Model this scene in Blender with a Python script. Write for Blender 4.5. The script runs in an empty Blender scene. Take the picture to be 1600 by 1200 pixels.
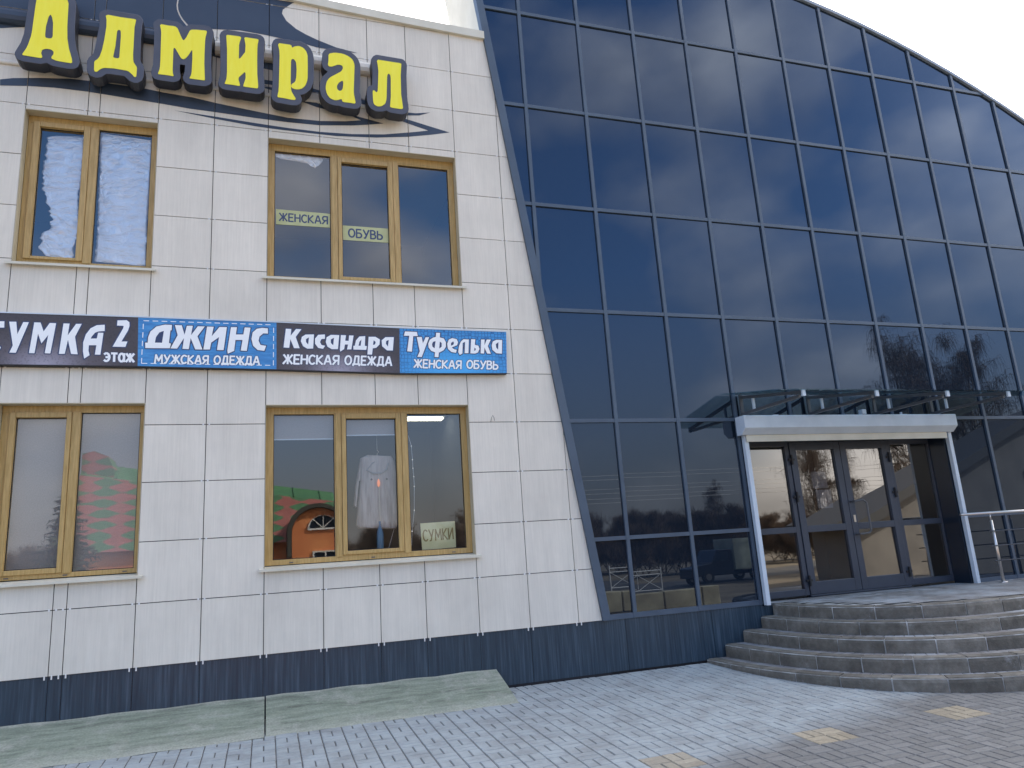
import bpy, bmesh, math, random
from mathutils import Vector, Matrix
from mathutils.geometry import tessellate_polygon
R = math.radians
random.seed(7)
sc = bpy.context.scene
COL = sc.collection

# ------------------------------------------------------------------ camera
def rot(ax, a):
    return Matrix.Rotation(a, 3, ax)
CAMP = Vector((1.8193, -8.3829, 0.8491))
cam = bpy.data.cameras.new('camera')
camo = bpy.data.objects.new('camera', cam)
COL.objects.link(camo)
m3 = rot('Z', -0.3286) @ rot('X', 1.7955) @ rot('Z', -0.0669)
camo.matrix_world = Matrix.Translation(CAMP) @ m3.to_4x4()
cam.sensor_fit = 'HORIZONTAL'
cam.sensor_width = 36.0
cam.lens = 1152.9336 / 1600 * 36.0
cam.clip_start = 0.05
cam.clip_end = 2000
sc.camera = camo

# ------------------------------------------------------------------ light
SUN_EL, SUN_AZ = R(41), R(56)          # azimuth from +Y towards +X
world = bpy.data.worlds.new('World')
sc.world = world
world.use_nodes = True
nt = world.node_tree
nt.nodes.clear()
N = nt.nodes.new
out = N('ShaderNodeOutputWorld')
bg = N('ShaderNodeBackground')
bg.inputs['Strength'].default_value = 0.13
sky = N('ShaderNodeTexSky')
sky.sky_type = 'NISHITA'
sky.sun_disc = False
sky.sun_elevation = SUN_EL
sky.sun_rotation = SUN_AZ
sky.air_density = 1.0
sky.dust_density = 1.5
tc = N('ShaderNodeTexCoord')
mp = N('ShaderNodeMapping')
mp.inputs['Scale'].default_value = (1.0, 1.0, 1.7)
mp.inputs['Location'].default_value = (0.35, 0.1, 0.2)
nz = N('ShaderNodeTexNoise')
nz.inputs['Scale'].default_value = 2.8
nz.inputs['Detail'].default_value = 5
nz.inputs['Roughness'].default_value = 0.45
cr = N('ShaderNodeValToRGB')
cr.color_ramp.elements[0].position = 0.455
cr.color_ramp.elements[1].position = 0.64
nz2 = N('ShaderNodeTexNoise')
nz2.inputs['Scale'].default_value = 5.5
nz2.inputs['Detail'].default_value = 4
cr2 = N('ShaderNodeValToRGB')
cr2.color_ramp.elements[0].color = (2.3, 2.2, 2.15, 1)
cr2.color_ramp.elements[1].color = (5.2, 4.9, 4.6, 1)
cr2.color_ramp.elements[0].position = 0.35
cr2.color_ramp.elements[1].position = 0.7
mx = N('ShaderNodeMixRGB')
# clouds are much brighter on the sun's side of the sky
dotn = N('ShaderNodeVectorMath'); dotn.operation = 'DOT_PRODUCT'
dotn.inputs[1].default_value = (math.sin(SUN_AZ) * math.cos(SUN_EL), math.cos(SUN_AZ) * math.cos(SUN_EL), math.sin(SUN_EL))
mr = N('ShaderNodeMapRange')
mr.inputs['From Min'].default_value = -0.1
mr.inputs['From Max'].default_value = 0.9
mr.inputs['To Min'].default_value = 1.0
mr.inputs['To Max'].default_value = 3.6
mul = N('ShaderNodeVectorMath'); mul.operation = 'SCALE'
mr2 = N('ShaderNodeMapRange')                       # hazier towards the sun
mr2.inputs['From Min'].default_value = 0.45
mr2.inputs['From Max'].default_value = 0.85
mr2.inputs['To Min'].default_value = 0.0
mr2.inputs['To Max'].default_value = 0.95
mxf = N('ShaderNodeMath'); mxf.operation = 'MAXIMUM'
nzm = N('ShaderNodeMath'); nzm.operation = 'MULTIPLY'; nzm.inputs[1].default_value = 0.62
L = nt.links.new
L(tc.outputs['Generated'], mp.inputs['Vector'])
L(mp.outputs['Vector'], nz.inputs['Vector'])
L(mp.outputs['Vector'], nz2.inputs['Vector'])
L(nz.outputs['Fac'], cr.inputs['Fac'])
L(nz2.outputs['Fac'], cr2.inputs['Fac'])
L(tc.outputs['Generated'], dotn.inputs[0])
L(dotn.outputs['Value'], mr.inputs['Value'])
L(dotn.outputs['Value'], mr2.inputs['Value'])
L(cr2.outputs['Color'], mul.inputs[0])
L(mr.outputs['Result'], mul.inputs['Scale'])
L(cr.outputs['Color'], nzm.inputs[0])
L(nzm.outputs['Value'], mxf.inputs[0])
L(mr2.outputs['Result'], mxf.inputs[1])
L(mxf.outputs['Value'], mx.inputs['Fac'])
tint = N('ShaderNodeVectorMath'); tint.operation = 'MULTIPLY'
tint.inputs[1].default_value = (0.68, 0.91, 1.13)
L(sky.outputs['Color'], tint.inputs[0])
# grey haze low over the horizon
sxyz = N('ShaderNodeSeparateXYZ'); hz = N('ShaderNodeMapRange')
hz.inputs['From Min'].default_value = 0.05; hz.inputs['From Max'].default_value = 0.36
hz.inputs['To Min'].default_value = 0.9; hz.inputs['To Max'].default_value = 0.0
hmix = N('ShaderNodeMixRGB'); hmix.inputs['Color2'].default_value = (2.15, 1.95, 1.8, 1)
L(tc.outputs['Generated'], sxyz.inputs['Vector']); L(sxyz.outputs['Z'], hz.inputs['Value'])
L(hz.outputs['Result'], hmix.inputs['Fac']); L(tint.outputs['Vector'], hmix.inputs['Color1'])
L(hmix.outputs['Color'], mx.inputs['Color1'])
L(mul.outputs['Vector'], mx.inputs['Color2'])
L(mx.outputs['Color'], bg.inputs['Color'])
L(bg.outputs['Background'], out.inputs['Surface'])

sun = bpy.data.lights.new('sun', 'SUN')
sun.energy = 3.2
sun.angle = R(0.6)
sun.color = (1.0, 0.93, 0.82)
suno = bpy.data.objects.new('sun', sun)
COL.objects.link(suno)
sdir = Vector((math.sin(SUN_AZ) * math.cos(SUN_EL), math.cos(SUN_AZ) * math.cos(SUN_EL), math.sin(SUN_EL)))
suno.rotation_euler = sdir.to_track_quat('Z', 'Y').to_euler()
suno.location = (0, 20, 30)

sc.view_settings.view_transform = 'Standard'
sc.view_settings.look = 'None'
sc.view_settings.gamma = 1
sc.view_settings.exposure = 1.52

# ------------------------------------------------------------------ data traced from the photograph, in metres (x, z) on the facade
BIG = [('А',[(-0.78,6.381),(-0.793,6.414),(-0.792,6.442),(-0.746,6.568),(-0.726,6.68),(-0.701,7.268),(-0.686,7.31),(-0.654,7.334),(-0.584,7.351),(-0.43,7.358),(-0.346,7.352),(-0.318,7.335),(-0.292,7.296),(-0.266,7.198),(-0.252,7.156),(-0.248,7.114),(-0.245,6.848),(-0.234,6.694),(-0.217,6.596),(-0.181,6.47),(-0.172,6.414),(-0.185,6.358),(-0.206,6.336),(-0.234,6.321),(-0.29,6.316),(-0.416,6.327),(-0.444,6.335),(-0.486,6.357),(-0.542,6.333),(-0.71,6.339),(-0.752,6.352)],[[(-0.576,7.278),(-0.423,7.284),(-0.369,7.282),(-0.361,7.269),(-0.348,7.206),(-0.325,7.144),(-0.319,6.849),(-0.309,6.694),(-0.288,6.576),(-0.252,6.45),(-0.246,6.412),(-0.247,6.398),(-0.258,6.391),(-0.331,6.393),(-0.397,6.399),(-0.435,6.412),(-0.443,6.419),(-0.447,6.433),(-0.429,6.473),(-0.429,6.497),(-0.434,6.51),(-0.449,6.524),(-0.464,6.529),(-0.494,6.53),(-0.51,6.526),(-0.532,6.514),(-0.54,6.503),(-0.546,6.47),(-0.532,6.427),(-0.536,6.411),(-0.549,6.406),(-0.703,6.413),(-0.714,6.415),(-0.72,6.424),(-0.688,6.5),(-0.674,6.55),(-0.654,6.659),(-0.649,6.717),(-0.638,7.044),(-0.627,7.265)],[(-0.485,6.96),(-0.472,6.936),(-0.457,6.864),(-0.45,6.696),(-0.456,6.676),(-0.464,6.667),(-0.482,6.661),(-0.512,6.665),(-0.52,6.677),(-0.524,6.71),(-0.522,6.813),(-0.505,6.933),(-0.492,6.964)]]),('д',[(-0.092,6.301),(-0.103,6.341),(-0.105,6.453),(-0.09,6.495),(-0.064,6.525),(-0.051,6.551),(-0.037,6.621),(-0.01,6.915),(-0.01,6.971),(-0.023,7.055),(-0.009,7.097),(0.034,7.131),(0.062,7.142),(0.37,7.133),(0.398,7.12),(0.427,7.083),(0.433,7.055),(0.425,6.999),(0.42,6.803),(0.425,6.551),(0.432,6.523),(0.459,6.481),(0.468,6.439),(0.467,6.341),(0.452,6.285),(0.412,6.25),(0.37,6.244),(0.328,6.262),(0.272,6.314),(0.132,6.318),(0.09,6.312),(0.048,6.268),(0.02,6.254),(-0.008,6.248),(-0.064,6.267)],[[(0.074,7.069),(0.203,7.062),(0.338,7.064),(0.354,7.061),(0.359,7.053),(0.347,6.959),(0.348,6.605),(0.352,6.536),(0.358,6.504),(0.39,6.452),(0.394,6.439),(0.393,6.343),(0.39,6.325),(0.38,6.317),(0.37,6.322),(0.351,6.346),(0.314,6.379),(0.291,6.387),(0.159,6.394),(0.076,6.386),(0.052,6.378),(0.029,6.36),(0.002,6.327),(-0.008,6.322),(-0.024,6.329),(-0.029,6.344),(-0.032,6.441),(-0.025,6.459),(-0.007,6.477),(0.004,6.493),(0.018,6.524),(0.037,6.612),(0.052,6.742),(0.064,6.914),(0.061,7.002),(0.051,7.054)],[(0.195,6.896),(0.207,6.888),(0.212,6.866),(0.215,6.808),(0.212,6.543),(0.204,6.53),(0.193,6.526),(0.166,6.527),(0.155,6.532),(0.15,6.546),(0.166,6.685),(0.173,6.864),(0.177,6.882),(0.188,6.895)]]),('м',[(0.549,6.362),(0.538,6.41),(0.555,6.508),(0.554,6.83),(0.551,6.928),(0.535,7.04),(0.544,7.068),(0.577,7.107),(0.619,7.122),(0.787,7.117),(0.829,7.095),(0.857,7.062),(0.927,7.107),(1.067,7.124),(1.123,7.12),(1.16,7.096),(1.182,7.054),(1.182,7.012),(1.167,6.9),(1.166,6.62),(1.179,6.41),(1.173,6.368),(1.151,6.337),(1.109,6.316),(1.067,6.313),(0.955,6.313),(0.927,6.317),(0.899,6.332),(0.88,6.354),(0.868,6.396),(0.885,6.466),(0.889,6.55),(0.885,6.556),(0.843,6.559),(0.834,6.55),(0.835,6.48),(0.847,6.41),(0.846,6.382),(0.835,6.354),(0.815,6.334),(0.773,6.317),(0.619,6.32),(0.577,6.331)],[[(0.621,7.048),(0.701,7.045),(0.748,7.048),(0.77,7.045),(0.787,7.034),(0.797,7.019),(0.845,6.899),(0.858,6.88),(0.867,6.88),(0.889,6.918),(0.927,7.022),(0.948,7.036),(0.996,7.044),(1.083,7.051),(1.103,7.049),(1.11,7.038),(1.097,6.967),(1.093,6.914),(1.091,6.73),(1.092,6.611),(1.104,6.394),(1.092,6.388),(0.946,6.389),(0.942,6.397),(0.957,6.441),(0.961,6.485),(0.963,6.647),(0.96,6.759),(0.954,6.765),(0.919,6.69),(0.899,6.656),(0.887,6.641),(0.873,6.631),(0.864,6.63),(0.849,6.636),(0.837,6.651),(0.779,6.757),(0.77,6.763),(0.765,6.76),(0.76,6.746),(0.759,6.712),(0.761,6.47),(0.764,6.431),(0.774,6.396),(0.765,6.391),(0.707,6.395),(0.615,6.394),(0.612,6.403),(0.625,6.454),(0.629,6.495),(0.63,6.583),(0.625,6.933),(0.62,6.982),(0.609,7.032)]]),('и',[(1.259,6.337),(1.245,6.381),(1.264,6.479),(1.266,6.549),(1.26,6.843),(1.248,7.025),(1.263,7.067),(1.29,7.095),(1.329,7.11),(1.665,7.113),(1.707,7.105),(1.735,7.086),(1.749,7.064),(1.757,7.025),(1.747,6.955),(1.745,6.745),(1.748,6.563),(1.76,6.409),(1.757,6.367),(1.745,6.339),(1.707,6.305),(1.665,6.297),(1.539,6.298),(1.497,6.304),(1.469,6.299),(1.329,6.302),(1.287,6.312)],[[(1.335,7.036),(1.451,7.04),(1.472,7.038),(1.486,7.03),(1.487,7.018),(1.473,6.966),(1.466,6.923),(1.466,6.777),(1.467,6.742),(1.471,6.737),(1.483,6.745),(1.535,6.837),(1.538,6.934),(1.523,7.027),(1.53,7.037),(1.545,7.04),(1.663,7.039),(1.68,7.036),(1.683,7.026),(1.674,6.968),(1.671,6.903),(1.671,6.751),(1.674,6.563),(1.686,6.409),(1.684,6.38),(1.672,6.371),(1.544,6.372),(1.523,6.376),(1.521,6.389),(1.541,6.466),(1.545,6.497),(1.543,6.552),(1.536,6.571),(1.476,6.495),(1.468,6.48),(1.467,6.459),(1.484,6.391),(1.482,6.376),(1.465,6.373),(1.417,6.377),(1.32,6.378),(1.319,6.388),(1.333,6.437),(1.337,6.471),(1.34,6.538),(1.334,6.848),(1.322,7.023)]]),('р',[(1.843,6.254),(1.829,6.303),(1.844,6.443),(1.851,6.863),(1.848,6.919),(1.833,7.003),(1.852,7.059),(1.877,7.087),(1.913,7.1),(2.053,7.1),(2.095,7.09),(2.123,7.098),(2.165,7.1),(2.235,7.074),(2.263,7.052),(2.29,7.017),(2.314,6.961),(2.326,6.877),(2.324,6.611),(2.318,6.555),(2.298,6.485),(2.277,6.442),(2.235,6.395),(2.207,6.375),(2.164,6.359),(2.184,6.303),(2.18,6.275),(2.168,6.247),(2.151,6.227),(2.123,6.212),(2.053,6.205),(1.899,6.216),(1.863,6.233)],[[(1.919,7.026),(2.043,7.027),(2.06,7.019),(2.067,6.995),(2.075,6.992),(2.092,7.008),(2.108,7.016),(2.139,7.026),(2.16,7.026),(2.192,7.014),(2.209,7.001),(2.23,6.973),(2.24,6.951),(2.25,6.912),(2.252,6.758),(2.25,6.607),(2.244,6.561),(2.228,6.509),(2.215,6.483),(2.191,6.455),(2.173,6.441),(2.142,6.429),(2.122,6.426),(2.091,6.429),(2.076,6.434),(2.062,6.447),(2.058,6.459),(2.062,6.481),(2.072,6.495),(2.097,6.518),(2.109,6.54),(2.116,6.584),(2.122,6.697),(2.116,6.787),(2.109,6.81),(2.094,6.831),(2.084,6.837),(2.071,6.835),(2.065,6.828),(2.058,6.81),(2.056,6.781),(2.053,6.527),(2.058,6.414),(2.065,6.384),(2.094,6.329),(2.107,6.309),(2.11,6.298),(2.104,6.284),(2.091,6.279),(2.057,6.279),(1.971,6.287),(1.916,6.288),(1.905,6.293),(1.903,6.307),(1.914,6.37),(1.918,6.441),(1.925,6.858),(1.921,6.93),(1.907,7.002)]]),('а',[(2.402,6.407),(2.388,6.483),(2.397,6.581),(2.434,6.665),(2.482,6.721),(2.482,6.735),(2.455,6.749),(2.43,6.78),(2.417,6.833),(2.426,6.973),(2.436,7.001),(2.458,7.034),(2.486,7.055),(2.542,7.075),(2.64,7.083),(2.696,7.078),(2.76,7.057),(2.794,7.039),(2.837,7.001),(2.864,6.959),(2.882,6.903),(2.886,6.861),(2.871,6.511),(2.889,6.357),(2.881,6.315),(2.864,6.289),(2.836,6.267),(2.794,6.259),(2.668,6.262),(2.612,6.278),(2.584,6.273),(2.542,6.276),(2.5,6.288),(2.458,6.316),(2.416,6.371)],[[(2.514,6.986),(2.556,7.002),(2.591,7.008),(2.651,7.01),(2.686,7.005),(2.732,6.989),(2.756,6.975),(2.784,6.95),(2.797,6.929),(2.809,6.89),(2.812,6.855),(2.797,6.504),(2.799,6.456),(2.815,6.355),(2.814,6.345),(2.806,6.335),(2.792,6.333),(2.757,6.336),(2.675,6.335),(2.656,6.343),(2.652,6.368),(2.644,6.373),(2.611,6.355),(2.581,6.347),(2.56,6.347),(2.525,6.358),(2.506,6.372),(2.482,6.406),(2.471,6.434),(2.462,6.484),(2.462,6.516),(2.469,6.563),(2.478,6.593),(2.501,6.634),(2.524,6.659),(2.638,6.747),(2.655,6.767),(2.668,6.795),(2.671,6.811),(2.666,6.831),(2.659,6.84),(2.641,6.847),(2.627,6.847),(2.602,6.842),(2.539,6.807),(2.514,6.803),(2.503,6.806),(2.493,6.819),(2.491,6.837),(2.497,6.879),(2.499,6.963)],[(2.664,6.628),(2.67,6.615),(2.672,6.595),(2.665,6.524),(2.655,6.5),(2.646,6.489),(2.628,6.482),(2.617,6.484),(2.603,6.498),(2.597,6.511),(2.595,6.537),(2.598,6.554),(2.611,6.582),(2.625,6.6),(2.653,6.625)]]),('л',[(2.968,6.344),(2.957,6.401),(2.954,6.527),(2.968,6.586),(2.982,6.604),(3.022,6.625),(3.024,6.632),(3.032,6.835),(3.018,6.975),(3.023,7.003),(3.049,7.045),(3.08,7.067),(3.108,7.071),(3.402,7.064),(3.43,7.057),(3.458,7.032),(3.469,7.003),(3.473,6.975),(3.461,6.821),(3.457,6.555),(3.475,6.359),(3.469,6.331),(3.454,6.303),(3.416,6.272),(3.374,6.264),(3.248,6.268),(3.22,6.277),(3.192,6.294),(3.15,6.272),(3.08,6.262),(3.052,6.267),(3.009,6.289),(2.993,6.303)],[[(3.105,6.997),(3.371,6.994),(3.397,6.99),(3.399,6.977),(3.386,6.821),(3.383,6.543),(3.401,6.363),(3.398,6.351),(3.387,6.341),(3.37,6.338),(3.259,6.341),(3.244,6.347),(3.239,6.36),(3.253,6.5),(3.259,6.761),(3.255,6.798),(3.242,6.818),(3.233,6.819),(3.219,6.8),(3.213,6.762),(3.2,6.492),(3.195,6.443),(3.185,6.4),(3.172,6.378),(3.143,6.351),(3.123,6.341),(3.092,6.335),(3.074,6.338),(3.048,6.352),(3.038,6.367),(3.031,6.401),(3.028,6.521),(3.032,6.549),(3.045,6.552),(3.054,6.548),(3.069,6.531),(3.077,6.53),(3.088,6.544),(3.093,6.572),(3.106,6.832),(3.101,6.915),(3.092,6.976)]])]
S1 = {'g': [[[(-0.712,3.464),(-0.708,3.397),(-0.767,3.395),(-0.796,3.331),(-0.791,3.267),(-0.761,3.222),(-0.721,3.191),(-0.727,3.172),(-0.756,3.149),(-0.81,3.166),(-0.845,3.238),(-0.854,3.348),(-0.83,3.423),(-0.78,3.46)]],[[(-0.669,3.461),(-0.608,3.463),(-0.589,3.333),(-0.546,3.461),(-0.497,3.462),(-0.588,3.136),(-0.645,3.137),(-0.62,3.212)]],[[(-0.449,3.462),(-0.393,3.462),(-0.36,3.368),(-0.311,3.46),(-0.254,3.46),(-0.285,3.136),(-0.335,3.137),(-0.316,3.332),(-0.371,3.24),(-0.408,3.343),(-0.425,3.135),(-0.474,3.135)]],[[(-0.187,3.46),(-0.132,3.46),(-0.141,3.333),(-0.072,3.459),(-0.021,3.461),(-0.074,3.32),(-0.039,3.132),(-0.099,3.134),(-0.136,3.286),(-0.156,3.134),(-0.209,3.133)]],[[(0.192,3.459),(0.196,3.391),(0.139,3.384),(0.107,3.369),(0.081,3.33),(0.07,3.304),(0.127,3.307),(0.136,3.37),(0.185,3.37),(0.169,3.132),(0.118,3.133),(0.127,3.234),(0.058,3.232),(0.057,3.177),(0.07,3.125),(0.022,3.087),(0.007,3.166),(0.004,3.261),(0.023,3.347),(0.064,3.416),(0.119,3.451)]],[[(0.31,3.511),(0.397,3.517),(0.423,3.496),(0.427,3.457),(0.415,3.403),(0.358,3.28),(0.415,3.282),(0.398,3.222),(0.278,3.222),(0.368,3.426),(0.371,3.453),(0.308,3.455)]]],'o': [[(-0.859,3.274),(-0.865,3.348),(-0.836,3.432),(-0.781,3.471),(-0.715,3.475),(-0.703,3.47),(-0.7,3.39),(-0.709,3.386),(-0.757,3.384),(-0.775,3.351),(-0.784,3.33),(-0.78,3.27),(-0.751,3.228),(-0.713,3.198),(-0.711,3.186),(-0.721,3.163),(-0.757,3.138),(-0.817,3.158),(-0.855,3.234)],[(-0.674,3.429),(-0.68,3.461),(-0.674,3.471),(-0.602,3.472),(-0.597,3.461),(-0.584,3.382),(-0.554,3.468),(-0.5,3.473),(-0.488,3.468),(-0.488,3.455),(-0.533,3.293),(-0.578,3.131),(-0.59,3.125),(-0.644,3.126),(-0.654,3.131),(-0.655,3.143),(-0.632,3.215)],[(-0.479,3.125),(-0.485,3.136),(-0.46,3.46),(-0.455,3.471),(-0.389,3.472),(-0.383,3.466),(-0.359,3.398),(-0.317,3.469),(-0.251,3.471),(-0.243,3.46),(-0.254,3.34),(-0.276,3.13),(-0.287,3.125),(-0.335,3.126),(-0.343,3.13),(-0.346,3.142),(-0.333,3.274),(-0.335,3.279),(-0.364,3.232),(-0.371,3.229),(-0.382,3.238),(-0.401,3.29),(-0.415,3.13),(-0.425,3.124)],[(-0.214,3.123),(-0.22,3.133),(-0.196,3.466),(-0.184,3.471),(-0.13,3.471),(-0.124,3.467),(-0.124,3.387),(-0.076,3.469),(-0.016,3.471),(-0.01,3.463),(-0.015,3.445),(-0.063,3.319),(-0.029,3.127),(-0.04,3.121),(-0.106,3.126),(-0.13,3.215),(-0.136,3.202),(-0.148,3.127),(-0.154,3.123)],[(-0.001,3.149),(-0.006,3.268),(0.013,3.352),(0.059,3.426),(0.119,3.462),(0.191,3.47),(0.2,3.466),(0.207,3.388),(0.194,3.376),(0.191,3.295),(0.18,3.13),(0.176,3.124),(0.119,3.122),(0.107,3.13),(0.113,3.222),(0.069,3.22),(0.068,3.178),(0.081,3.124),(0.029,3.079),(0.023,3.076),(0.012,3.082)],[(0.273,3.212),(0.268,3.217),(0.269,3.229),(0.358,3.439),(0.309,3.444),(0.298,3.451),(0.301,3.517),(0.309,3.522),(0.399,3.528),(0.415,3.517),(0.434,3.499),(0.438,3.457),(0.424,3.397),(0.377,3.295),(0.417,3.293),(0.426,3.283),(0.408,3.217),(0.399,3.211)]],'s': [('этаж',[0.209,3.065,0.484,3.062,0.207,3.171])]}
S2 = {'g': [[[(0.837,3.48),(0.836,3.421),(0.824,3.417),(0.814,3.276),(0.835,3.271),(0.825,3.218),(0.588,3.214),(0.585,3.275),(0.609,3.275),(0.611,3.337),(0.63,3.399),(0.686,3.457),(0.766,3.48)],[(0.76,3.411),(0.747,3.277),(0.677,3.277),(0.686,3.339),(0.716,3.391)]],[[(0.866,3.479),(0.934,3.479),(0.965,3.373),(0.985,3.475),(1.044,3.477),(1.029,3.37),(1.095,3.474),(1.165,3.474),(1.094,3.361),(1.148,3.212),(1.075,3.212),(1.027,3.339),(1.011,3.212),(0.949,3.215),(0.961,3.337),(0.897,3.216),(0.831,3.217),(0.897,3.366)]],[[(1.188,3.474),(1.255,3.473),(1.237,3.364),(1.314,3.473),(1.39,3.474),(1.362,3.21),(1.294,3.21),(1.312,3.357),(1.234,3.292),(1.222,3.214),(1.157,3.212)]],[[(1.432,3.475),(1.494,3.477),(1.484,3.392),(1.562,3.395),(1.574,3.477),(1.635,3.476),(1.6,3.207),(1.537,3.209),(1.554,3.331),(1.481,3.329),(1.47,3.204),(1.405,3.171),(1.4,3.208)]],[[(1.818,3.474),(1.82,3.413),(1.77,3.414),(1.731,3.375),(1.722,3.327),(1.742,3.28),(1.802,3.27),(1.783,3.212),(1.713,3.22),(1.665,3.267),(1.647,3.346),(1.658,3.421),(1.701,3.465),(1.759,3.478)]]],'o': [[(0.58,3.207),(0.574,3.275),(0.58,3.285),(0.598,3.287),(0.601,3.341),(0.619,3.401),(0.676,3.462),(0.766,3.491),(0.838,3.491),(0.847,3.485),(0.848,3.473),(0.847,3.419),(0.834,3.401),(0.826,3.287),(0.844,3.277),(0.846,3.269),(0.832,3.21),(0.592,3.203)],[(0.826,3.207),(0.82,3.219),(0.885,3.369),(0.855,3.477),(0.862,3.489),(0.94,3.488),(0.964,3.425),(0.974,3.477),(0.982,3.486),(1.048,3.487),(1.055,3.477),(1.05,3.435),(1.054,3.43),(1.084,3.477),(1.096,3.485),(1.171,3.483),(1.176,3.471),(1.161,3.447),(1.107,3.357),(1.157,3.219),(1.156,3.205),(1.15,3.201),(1.072,3.201),(1.065,3.207),(1.036,3.284),(1.03,3.275),(1.021,3.207),(1.012,3.201),(0.942,3.207),(0.938,3.213),(0.943,3.267),(0.94,3.274),(0.903,3.207)],[(1.152,3.202),(1.147,3.217),(1.177,3.475),(1.182,3.483),(1.262,3.481),(1.266,3.475),(1.26,3.416),(1.308,3.482),(1.392,3.485),(1.401,3.475),(1.395,3.421),(1.373,3.211),(1.368,3.201),(1.296,3.199),(1.284,3.205),(1.296,3.328),(1.244,3.283),(1.23,3.207),(1.224,3.203)],[(1.389,3.208),(1.425,3.483),(1.491,3.488),(1.502,3.484),(1.505,3.478),(1.497,3.406),(1.503,3.404),(1.552,3.406),(1.563,3.478),(1.569,3.487),(1.641,3.485),(1.646,3.472),(1.638,3.412),(1.611,3.208),(1.605,3.197),(1.539,3.198),(1.529,3.202),(1.527,3.214),(1.541,3.316),(1.533,3.319),(1.491,3.316),(1.477,3.196),(1.413,3.163),(1.401,3.161),(1.395,3.167)],[(1.642,3.318),(1.636,3.345),(1.647,3.423),(1.696,3.475),(1.762,3.489),(1.822,3.484),(1.828,3.478),(1.828,3.406),(1.822,3.402),(1.774,3.402),(1.75,3.378),(1.741,3.369),(1.734,3.327),(1.749,3.291),(1.804,3.281),(1.813,3.273),(1.793,3.207),(1.786,3.201),(1.704,3.213),(1.656,3.261)]],'s': [('МУЖСКАЯ',[0.686,3.056,1.205,3.053,0.688,3.143]),('ОДЕЖДА',[1.27,3.055,1.73,3.054,1.272,3.142])]}
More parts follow.
